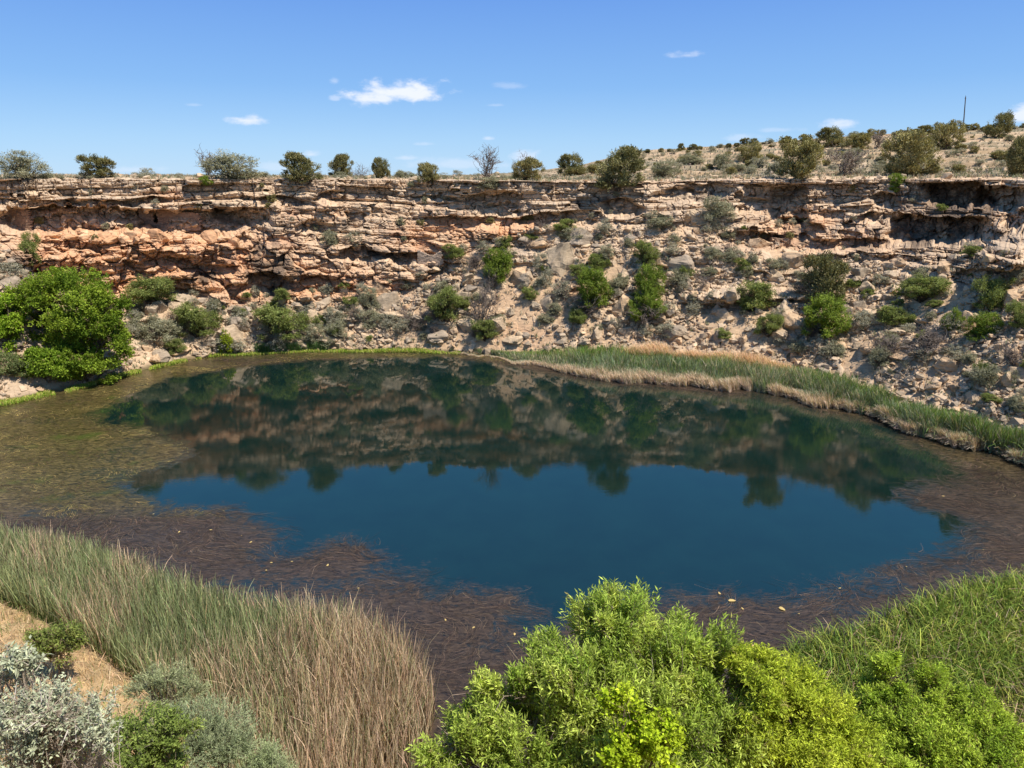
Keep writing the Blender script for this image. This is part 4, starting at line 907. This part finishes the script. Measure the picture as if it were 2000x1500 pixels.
for b_ in [(1362, 440, 44, 30, 'pale triangular boulder on the slope under the right rim'), (1413, 438, 18, 14, 'small pale block right of the pale triangular boulder'), (945, 580, 40, 34, 'pale boulder directly above the tall purple dead shrub'),
           (915, 640, 44, 40, 'pale slanted boulder touching the tall purple dead shrub on its left'), (978, 640, 44, 26, 'flat topped boulder right of the tall purple dead shrub'), (1000, 664, 56, 18, 'low pale slab at the water edge right of the purple dead shrub'),
           (1216, 604, 46, 42, 'pale slab leaning between the round shrub and the green pair'), (1540, 612, 52, 40, 'grey boulder left of the wide green shrub'), (1142, 672, 30, 12, 'small flat stone by the reeds right of centre'), (1325, 668, 28, 14, 'small pale stone just above the straw grass'),
           (352, 622, 40, 38, 'tall pale boulder above the yellow green mesquite'), (300, 610, 62, 30, 'dark grey boulder right of the bright left tree'), (18, 570, 60, 46, 'grey boulder at the left edge above the bright left tree'), (488, 628, 28, 16, 'pale block above the dome shaped mesquite'),
           (350, 690, 44, 14, 'dark flat stone near the waterline left of the sapling'), (655, 672, 24, 9, 'white flat stone in the bright green shore grass'), (398, 698, 20, 9, 'small white stone at the waterline left of the sapling'),
           (1765, 778, 40, 20, 'grey stone on the lower right slope behind the reeds'), (1855, 720, 46, 26, 'pale boulder right of the large purple grey dead shrub'), (1670, 640, 34, 18, 'rounded stone right of the wide green shrub'), (1985, 740, 40, 26, 'grey boulder at the right edge above the reeds'),
           (1560, 640, 66, 30, 'dark undercut boulder below the grey one left of the wide green shrub'), (1695, 580, 30, 16, 'thin slab on the right slope between the juniper and the mesquite'), (1480, 612, 24, 14, 'small stone at the foot of the mid right mesquite')]:
    boulder(*b_, G)
for i in range(70):
    px = rs.uniform(260, 2000); top_ = np.interp(px, base[:, 0], base[:, 1]) + 5; bot = np.interp(px, [0, 240, 402, 700, 1000, 1300, 1560, 1750, 1850, 2000], [770, 715, 690, 670, 660, 664, 684, 728, 758, 805]); s = rs.uniform(24, 50)
    boulder(px, rs.uniform(top_, bot), s, s * rs.uniform(.35, .75), 'large pale boulder half buried in the far slope', 'large half buried boulders')
k = 0
for i in range(3000):
    px = rs.uniform(0, 2010); top_ = np.interp(px, base[:, 0], base[:, 1]) - 10; bot = np.interp(px, [0, 240, 402, 700, 1000, 1300, 1560, 1750, 1850, 2000], [770, 715, 695, 676, 668, 672, 692, 738, 768, 820]); py = rs.uniform(top_, bot)
    if px < 250 and py > 520: continue
    s = rs.uniform(11, 16) + rs.exponential(9); boulder(px, py, s, s * rs.uniform(.4, .8), 'angular pale block lying in the rubble of the far slope', 'angular blocks in the rubble'); k += 1
    if k >= 260: break
# rubble too small and too many to count
rr = np.random.default_rng(99)
wt = (talm * (Z > .15) * (.12 + patch)).ravel() + (.10 * (K == 5) * (Y < 170)).ravel() + ((K == 2) * (rockm < .99) * .4).ravel() + (.12 * (K == 4)).ravel(); wt *= (np.abs(S.ravel()) < 76)
cs_ = np.cumsum(wt); n = 20000; idx = np.searchsorted(cs_, rr.random(n) * cs_[-1]); pos_ = V[idx] + rr.normal(0, .05, (n, 3))
Vs = []; Fs = []; cc = []; off = 0
for vv in range(12):
    sel = np.where(rr.integers(0, 12, n) == vv)[0] if False else np.arange(vv, n, 12); Vr, Fr = RV[vv]; m_ = len(sel)
    s = .10 + rr.exponential(.20, m_); s = np.clip(s, .1, 1.2); th = rr.uniform(0, 2 * PI, m_); tl = rr.normal(0, .35, m_)
    ct, st = np.cos(th)[:, None], np.sin(th)[:, None]; x = Vr[None, :, 0] * ct - Vr[None, :, 1] * st; y = Vr[None, :, 0] * st + Vr[None, :, 1] * ct; z = Vr[None, :, 2] + 0 * x
    z2 = z * np.cos(tl)[:, None] + x * np.sin(tl)[:, None]; x2 = x * np.cos(tl)[:, None] - z * np.sin(tl)[:, None]
    Pq = np.stack([x2, y, z2], -1) * s[:, None, None] + pos_[sel][:, None] + np.array([0, 0, 1.]) * (s * .12)[:, None, None]
    Vs.append(Pq.reshape(-1, 3)); Fs.append((Fr[None] + (np.arange(m_) * len(Vr))[:, None, None]).reshape(-1, 3) + off); off += m_ * len(Vr)
    cq = np.array(rock_cols)[rr.integers(0, 5, m_)] * rr.uniform(.75, 1.2, (m_, 1)); cc.append(np.repeat(cq, len(Vr), 0))
o = obj('rubble', mesh_np('rubble', np.concatenate(Vs), np.concatenate(Fs), M_rock, np.concatenate(cc))); tag(o, 'loose pale rock rubble covering the far slope', 'rubble', kind='stuff')
# dry grass and weeds over talus and plateau
wt = (.5 * talm * (Z > .3)).ravel() + (2.2 * (K == 5) * (Y < 240)).ravel() + (1.6 * (K == 4) * (Y - RY[None] > 1.5)).ravel(); wt *= (np.abs(S.ravel()) < 76); cs_ = np.cumsum(wt); n = 90000
ctr = V[np.searchsorted(cs_, rr.random(n // 10) * cs_[-1])]; pos_ = np.repeat(ctr, 10, 0) + rr.normal(0, .14, (n // 10 * 10, 3)) * [1, 1, .2]; n = len(pos_)
tc_ = np.array([(.40, .36, .27), (.30, .30, .21), (.48, .38, .25), (.25, .27, .15)])[rr.integers(0, 4, n // 10)]
cq = np.repeat(tc_, 10, 0) * rr.uniform(.75, 1.2, (n, 1))
o = obj('dry_grass', blades(pos_[:, 0], pos_[:, 1], pos_[:, 2] - .05, .22 + .35 * rr.random(n), np.full(n, .08), .5, cq * .85, cq, 'slope grass', seed=100, k=3, mat=M_scrub)); tag(o, 'tufts of bleached dry grass on the far slope and the plateau', 'grass', kind='stuff')

# ------------------------------------------------------------------ masonry ruins in the cliff alcoves
M_mason, nt, b = base_mat('dry stone masonry', .95, .1); atn = nd(nt, 'ShaderNodeAttribute', attribute_name='Col'); lk(nt, atn.outputs['Color'], b.inputs['Base Color'])
def boxes(Cn, Hf, cols):
    sg = np.array([(-1, -1, -1), (1, -1, -1), (1, 1, -1), (-1, 1, -1), (-1, -1, 1), (1, -1, 1), (1, 1, 1), (-1, 1, 1)], float); fc = np.array([(0, 3, 2, 1), (4, 5, 6, 7), (0, 1, 5, 4), (1, 2, 6, 5), (2, 3, 7, 6), (3, 0, 4, 7)])
    V = Cn[:, None] + Hf[:, None] * sg[None]; return V.reshape(-1, 3), (fc[None] + (np.arange(len(Cn)) * 8)[:, None, None]).reshape(-1, 4), np.repeat(cols, 8, 0)
def ruin(px0, px1, ytop, ybot, Yw, door, label, seed, colr=(.36, .24, .165), ragged=0.0, slope=0.0):
    r = np.random.default_rng(seed); A0 = at(px0, ybot, Yw); A1 = at(px1, ybot, Yw); H = at(px0, ytop, Yw).z - A0.z; L = A1.x - A0.x
    cs1, hf, cl = [], [], []; z = 0
    while z < H:
        h = r.uniform(.10, .17); x = r.uniform(-.2, 0)
        while x < L:
            w = r.uniform(.18, .45); xc = x + w / 2
            topz = H * (1 - ragged * (.5 + .5 * math.sin(xc * 1.7 + seed))) - slope * xc
            if z + h < topz and not (door and door[0] < xc < door[1] and door[2] < z < door[3]):
                cs1.append((A0.x + xc, Yw + r.normal(0, .02), A0.z + z + h / 2)); hf.append((w / 2 - .012, .2, h / 2 - .01)); cl.append(np.array(colr) * r.uniform(.7, 1.25))
            x += w
        z += h
    V_, F_, c_ = boxes(np.array(cs1), np.array(hf), np.array(cl)); root = bpy.data.objects.new('ruin_wall', None); C.objects.link(root); root.location = (A0.x, Yw, A0.z); off = np.array([A0.x, Yw, A0.z])
    obj('masonry', mesh_np('masonry', V_ - off, F_, M_mason, c_), root)
    if door:
        V_, F_, c_ = boxes(np.array([((door[0] + door[1]) / 2, -.02, door[3] + .06)]), np.array([((door[1] - door[0]) / 2 + .25, .23, .06)]), np.array([(.20, .15, .11)])); obj('lintel', mesh_np('lintel', V_, F_, M_mason, c_), root)
    tag(root, label, 'ruin'); return root
ruin(278, 392, 404, 450, 95.2, (1.75, 2.35, .9, 2.2), 'masonry ruin wall with a dark doorway under the left overhang', 3, slope=.10)
ruin(-20, 64, 405, 462, 89.5, None, 'plain masonry ruin wall at the far left end of the overhang', 4, ragged=.08)
ruin(818, 862, 488, 518, 94.5, None, 'small pale masonry ruin wall beside the green shrub under the middle overhang', 5, (.52, .38, .27), ragged=.3)

# ------------------------------------------------------------------ utility pole on the hill
pb = hit(1880, 266) or at(1880, 266, 190)
if pb.y > 260: pb = at(1880, 266, 190)
pt = at(1886, 189, pb.y); root = bpy.data.objects.new('utility_pole', None); C.objects.link(root); root.location = pb
H = pt - pb
t = np.linspace(0, 1, 6)[:, None]; obj('pole', tubes([(t * np.array(H), .16 - .05 * t[:, 0])], 'pole', (.10, .08, .07), sides=8), root)
obj('insulator', tubes([(np.array(H) + np.array([[0, 0, 0], [0, 0, .12], [0, 0, .16], [0, 0, .3]]), np.array([.05, .05, .1, .04]))], 'insulator', (.25, .22, .2), sides=8), root)
obj('pole_band', tubes([(np.array(H) * .96 + np.array([[-.22, 0, 0], [.22, 0, 0]]), np.array([.05, .05]))], 'pole band', (.2, .19, .18), sides=6), root)
tag(root, 'thin dark wooden utility pole leaning slightly on the right hilltop', 'utility pole')

# ------------------------------------------------------------------ big bright tree at the left shore
def tree(name, base_, lobes, args, wood, label, cat='tree', group=None):
    root = bpy.data.objects.new(name, None); C.objects.link(root); root.location = base_
    Lr = [(l[0] - base_[0], l[1] - base_[1], l[2] - base_[2]) + tuple(l[3:]) for l in lobes]
    c, p = crown(name + ' crown', Lr, **args); obj('crown', c, root); obj('trunk', woody(Lr, (0, 0, -.2), args['seed'], **wood), root); tag(root, label, cat, group); return root
def lobe(px, py, Yl, rw, rh, rd=None):
    p = at(px, py, Yl); f = Yl * math.cos(PITCH) - (p.z - EYE) * math.sin(PITCH); return (p.x, p.y, p.z, rw * f / FPX, (rd or rw) * f / FPX, rh * f / FPX)
L = [lobe(135, 590, 74, 88, 58), lobe(70, 590, 75, 50, 45), lobe(198, 605, 74, 45, 45), lobe(195, 672, 72.5, 50, 48), lobe(165, 640, 73, 60, 40), lobe(215, 640, 73, 30, 34), lobe(150, 705, 72, 62, 40), lobe(185, 725, 71.5, 50, 24), lobe(110, 650, 75, 46, 40), lobe(60, 650, 75, 44, 44)]
tree('broadleaf_tree', tuple(at(150, 752, 71.5)), L, dict(nshoot=13000, per=7, jit=.12, ll=.24, lw=.15, slen=.6, colA=(.10, .17, .016), colB_=(.31, .40, .045), seed=700, up=.5, clump=.17, nclump=130, spread=.8, shell=(.45, 1.0)), dict(r0=.22, sub=9, col=(.13, .11, .09)),
     'large bright green round crowned tree standing at the left shore')
L = [lobe(-20, 620, 71, 40, 34), lobe(15, 600, 72, 30, 24), lobe(-10, 665, 70, 44, 40), lobe(28, 640, 71, 24, 26)]
tree('broadleaf_tree', tuple(at(-10, 745, 69)), L, dict(nshoot=4000, per=7, ll=.22, lw=.14, slen=.6, colA=(.13, .23, .018), colB_=(.36, .48, .045), seed=710, up=.5, clump=.22, nclump=60, spread=.8, shell=(.45, 1)), dict(r0=.14, sub=7, col=(.13, .11, .09)),
     'bright green tree cut by the left edge of the view beside the large tree')
L = [lobe(88, 712, 69.5, 38, 30), lobe(70, 700, 69.5, 24, 20), lobe(108, 730, 69.3, 26, 18)]
tree('shore_bush', tuple(at(90, 752, 69.3)), L, dict(nshoot=2600, per=7, ll=.2, lw=.14, slen=.5, colA=(.14, .24, .022), colB_=(.30, .40, .045), seed=720, up=.4, clump=.22, nclump=50, spread=.8), dict(r0=.08, sub=6, col=(.13, .11, .09)),
     'light green leafy bush at the water in front of the large left tree', 'bush')
L = [lobe(10, 712, 68.5, 36, 26), lobe(45, 720, 68.3, 26, 18)]
tree('shore_bush', tuple(at(20, 745, 68)), L, dict(nshoot=1300, per=7, ll=.16, lw=.08, slen=.5, colA=(.12, .15, .06), colB_=(.22, .26, .10), seed=725, up=.4, clump=.25, nclump=30, spread=.8), dict(r0=.06, sub=6, col=(.2, .17, .14)),
     'dull green bush at the left edge low by the water', 'bush')

# ------------------------------------------------------------------ foreground trees
def gz(x, y): return float(near_z(np.array([float(x)]), np.array([float(y)]))[0])
W1 = [lobe(1195, 1235, 17.0, 95, 75), lobe(1230, 1270, 17.2, 120, 70), lobe(1330, 1290, 16.8, 110, 75), lobe(1130, 1330, 16.2, 130, 85), lobe(1010, 1345, 16, 70, 50), lobe(1250, 1380, 15.6, 160, 90), lobe(1040, 1430, 15.3, 120, 70), lobe(900, 1450, 15.2, 90, 60), lobe(1390, 1350, 16, 80, 80),
      lobe(1200, 1480, 14.8, 160, 60), lobe(960, 1500, 14.6, 130, 50), lobe(1390, 1440, 15, 110, 90), lobe(1330, 1520, 14.2, 120, 50)]
tree('willow_tree', (3.0, 17.2, gz(3.0, 17.2)), W1, dict(nshoot=11500, per=13, ll=.17, lw=.042, slen=.8, jit=.2, colA=(.22, .34, .045), colB_=(.60, .68, .15), seed=730, up=.75, clump=.13, nclump=170, spread=.62, stem=(.30, .27, .18), shell=(.3, 1.0)), dict(r0=.13, sub=14, col=(.34, .30, .25)),
     'large narrow leaved green willow at the bottom middle of the view')
W1b = [lobe(1520, 1375, 15.4, 105, 80), lobe(1620, 1430, 15, 70, 60), lobe(1560, 1470, 14.6, 120, 70), lobe(1480, 1320, 15.9, 60, 40), lobe(1640, 1510, 14.0, 90, 50)]
tree('ash_tree', (8.0, 15.6, gz(8.0, 15.6)), W1b, dict(nshoot=6500, per=14, ll=.125, lw=.034, slen=.55, jit=.14, colA=(.28, .38, .035), colB_=(.62, .68, .08), seed=740, up=.5, clump=.14, nclump=90, spread=.75, stem=(.18, .18, .06), shell=(.45, 1.0)), dict(r0=.12, sub=10, col=(.17, .14, .11)),
     'yellow green feathery tree between the willow and the right hand tree')
W2 = [lobe(1738, 1330, 16.6, 40, 55), lobe(1725, 1385, 16.2, 65, 50), lobe(1815, 1365, 16.2, 60, 50), lobe(1890, 1390, 16, 75, 52), lobe(1800, 1440, 15.4, 110, 60), lobe(1930, 1450, 15.2, 70, 55), lobe(1760, 1500, 14.6, 110, 50), lobe(1900, 1510, 14.4, 110, 55)]
tree('ash_tree', (11.4, 16.0, gz(11.4, 16.0)), W2, dict(nshoot=8500, per=14, ll=.12, lw=.032, slen=.55, jit=.14, colA=(.22, .34, .035), colB_=(.52, .63, .09), seed=750, up=.5, clump=.14, nclump=110, spread=.75, stem=(.16, .15, .08), shell=(.45, 1.0)), dict(r0=.12, sub=10, col=(.17, .14, .11)),
     'fresh green feathery tree at the bottom right corner in front of the cattails')
W3 = [lobe(1220, 1385, 13.6, 36, 44), lobe(1262, 1430, 13.4, 52, 36), lobe(1215, 1470, 13.2, 44, 34), lobe(1290, 1470, 13.2, 40, 26)]
tree('vine_shrub', (3.0, 12.8, gz(3.0, 12.8)), W3, dict(nshoot=800, per=8, ll=.095, lw=.08, slen=.35, jit=.2, colA=(.30, .44, .015), colB_=(.52, .62, .04), seed=760, up=.5, clump=.22, nclump=40, spread=.85, stem=(.25, .24, .08)), dict(r0=.04, sub=5, col=(.2, .17, .13)),
     'vivid yellow green broad leaved shrub in front of the willow', 'shrub')

# ------------------------------------------------------------------ foreground shrubs at the left
def fshrub(name, px, py, Yl, rw, rh, nsub, args, label, seed, wood=dict(r0=.03, sub=8, col=(.30, .27, .23)), core=.75):
    r = np.random.default_rng(seed); L = [lobe(px, py, Yl, rw * core, rh * core)]
    for i in range(nsub): L.append(lobe(px + r.uniform(-.6, .6) * rw, py + r.uniform(-.5, .5) * rh, Yl + r.uniform(-.3, .3), rw * r.uniform(.3, .45), rh * r.uniform(.3, .45)))
    c = L[0]; zb = gz(c[0], c[1]); zb = min(zb, c[2] - c[5] * .6)
    return tree(name, (c[0], c[1], zb), L, dict(seed=seed, **{**dict(jit=.22), **args}), wood, label, 'shrub')
fshrub('silver_shrub', 112, 1425, 6.3, 165, 115, 18, dict(nshoot=1000, per=8, ll=.05, lw=.024, slen=.17, colA=(.29, .32, .20), colB_=(.48, .50, .33), up=.5, clump=.32, nclump=120, spread=.95, stem=(.50, .44, .38), stemw=.006, shell=(.1, 1.1), jit=.2, mat=M_scrub),
       'silvery white leaved brittle shrub filling the bottom left corner', 801, dict(r0=.017, sub=30, col=(.60, .53, .46)), core=.5)
fshrub('silver_shrub', 28, 1310, 8.0, 60, 55, 7, dict(nshoot=200, per=7, ll=.08, lw=.036, slen=.22, colA=(.29, .32, .20), colB_=(.48, .50, .33), up=.5, clump=.32, nclump=60, spread=.95, stem=(.48, .42, .36), stemw=.006, shell=(.1, 1.1), jit=.2, mat=M_scrub),
       'silvery shrub at the left edge behind the corner shrub', 802, dict(r0=.02, sub=10, col=(.54, .48, .42)), core=.5)
fshrub('leafy_shrub', 112, 1256, 24.5, 62, 48, 8, dict(nshoot=1700, per=8, ll=.10, lw=.05, slen=.3, colA=(.14, .20, .04), colB_=(.32, .36, .10), up=.5, clump=.2, nclump=60, spread=.8, stem=(.3, .22, .15)), 'dark green leafy shrub on the dry bank above the silver shrubs', 803)
fshrub('leafy_shrub', 130, 1500, 7.6, 130, 70, 7, dict(nshoot=1500, per=9, ll=.055, lw=.028, slen=.16, jit=.2, colA=(.10, .15, .03), colB_=(.24, .31, .07), up=.5, clump=.25, nclump=80, spread=.8, stem=(.3, .26, .2), stemw=.005), 'dark green small leaved shrub under the silvery corner shrub', 808)
fshrub('leafy_shrub', 270, 1470, 9.5, 120, 80, 6, dict(nshoot=2400, per=9, ll=.055, lw=.028, slen=.16, colA=(.14, .20, .04), colB_=(.30, .37, .09), up=.5, clump=.2, nclump=110, spread=.8, stem=(.3, .26, .2), stemw=.005), 'small leaved green shrub low beside the silver shrub', 804)
fshrub('feathery_shrub', 400, 1440, 12.2, 110, 70, 6, dict(nshoot=3600, per=10, ll=.05, lw=.014, slen=.26, colA=(.20, .26, .12), colB_=(.40, .45, .25), up=.8, clump=.2, nclump=120, spread=.5, stem=(.3, .3, .2), stemw=.005, mat=M_scrub), 'grey green feathery shrub next to the bulrush bed', 805)
fshrub('feathery_shrub', 510, 1510, 12.0, 80, 50, 4, dict(nshoot=1900, per=10, ll=.05, lw=.014, slen=.26, colA=(.22, .28, .12), colB_=(.44, .50, .26), up=.8, clump=.2, nclump=60, spread=.5, stem=(.3, .3, .2), stemw=.005, mat=M_scrub), 'pale feathery shrub at the bottom edge under the bulrush bed', 806)
fshrub('feathery_shrub', 325, 1340, 17.5, 75, 34, 7, dict(nshoot=900, per=9, ll=.07, lw=.022, slen=.3, colA=(.22, .26, .12), colB_=(.42, .45, .24), up=.8, clump=.2, nclump=50, spread=.5, stem=(.3, .3, .2), stemw=.006, mat=M_scrub), 'low grey green shrub on the bank between dry grass and bulrushes', 807)
print('objects', len(bpy.data.objects))
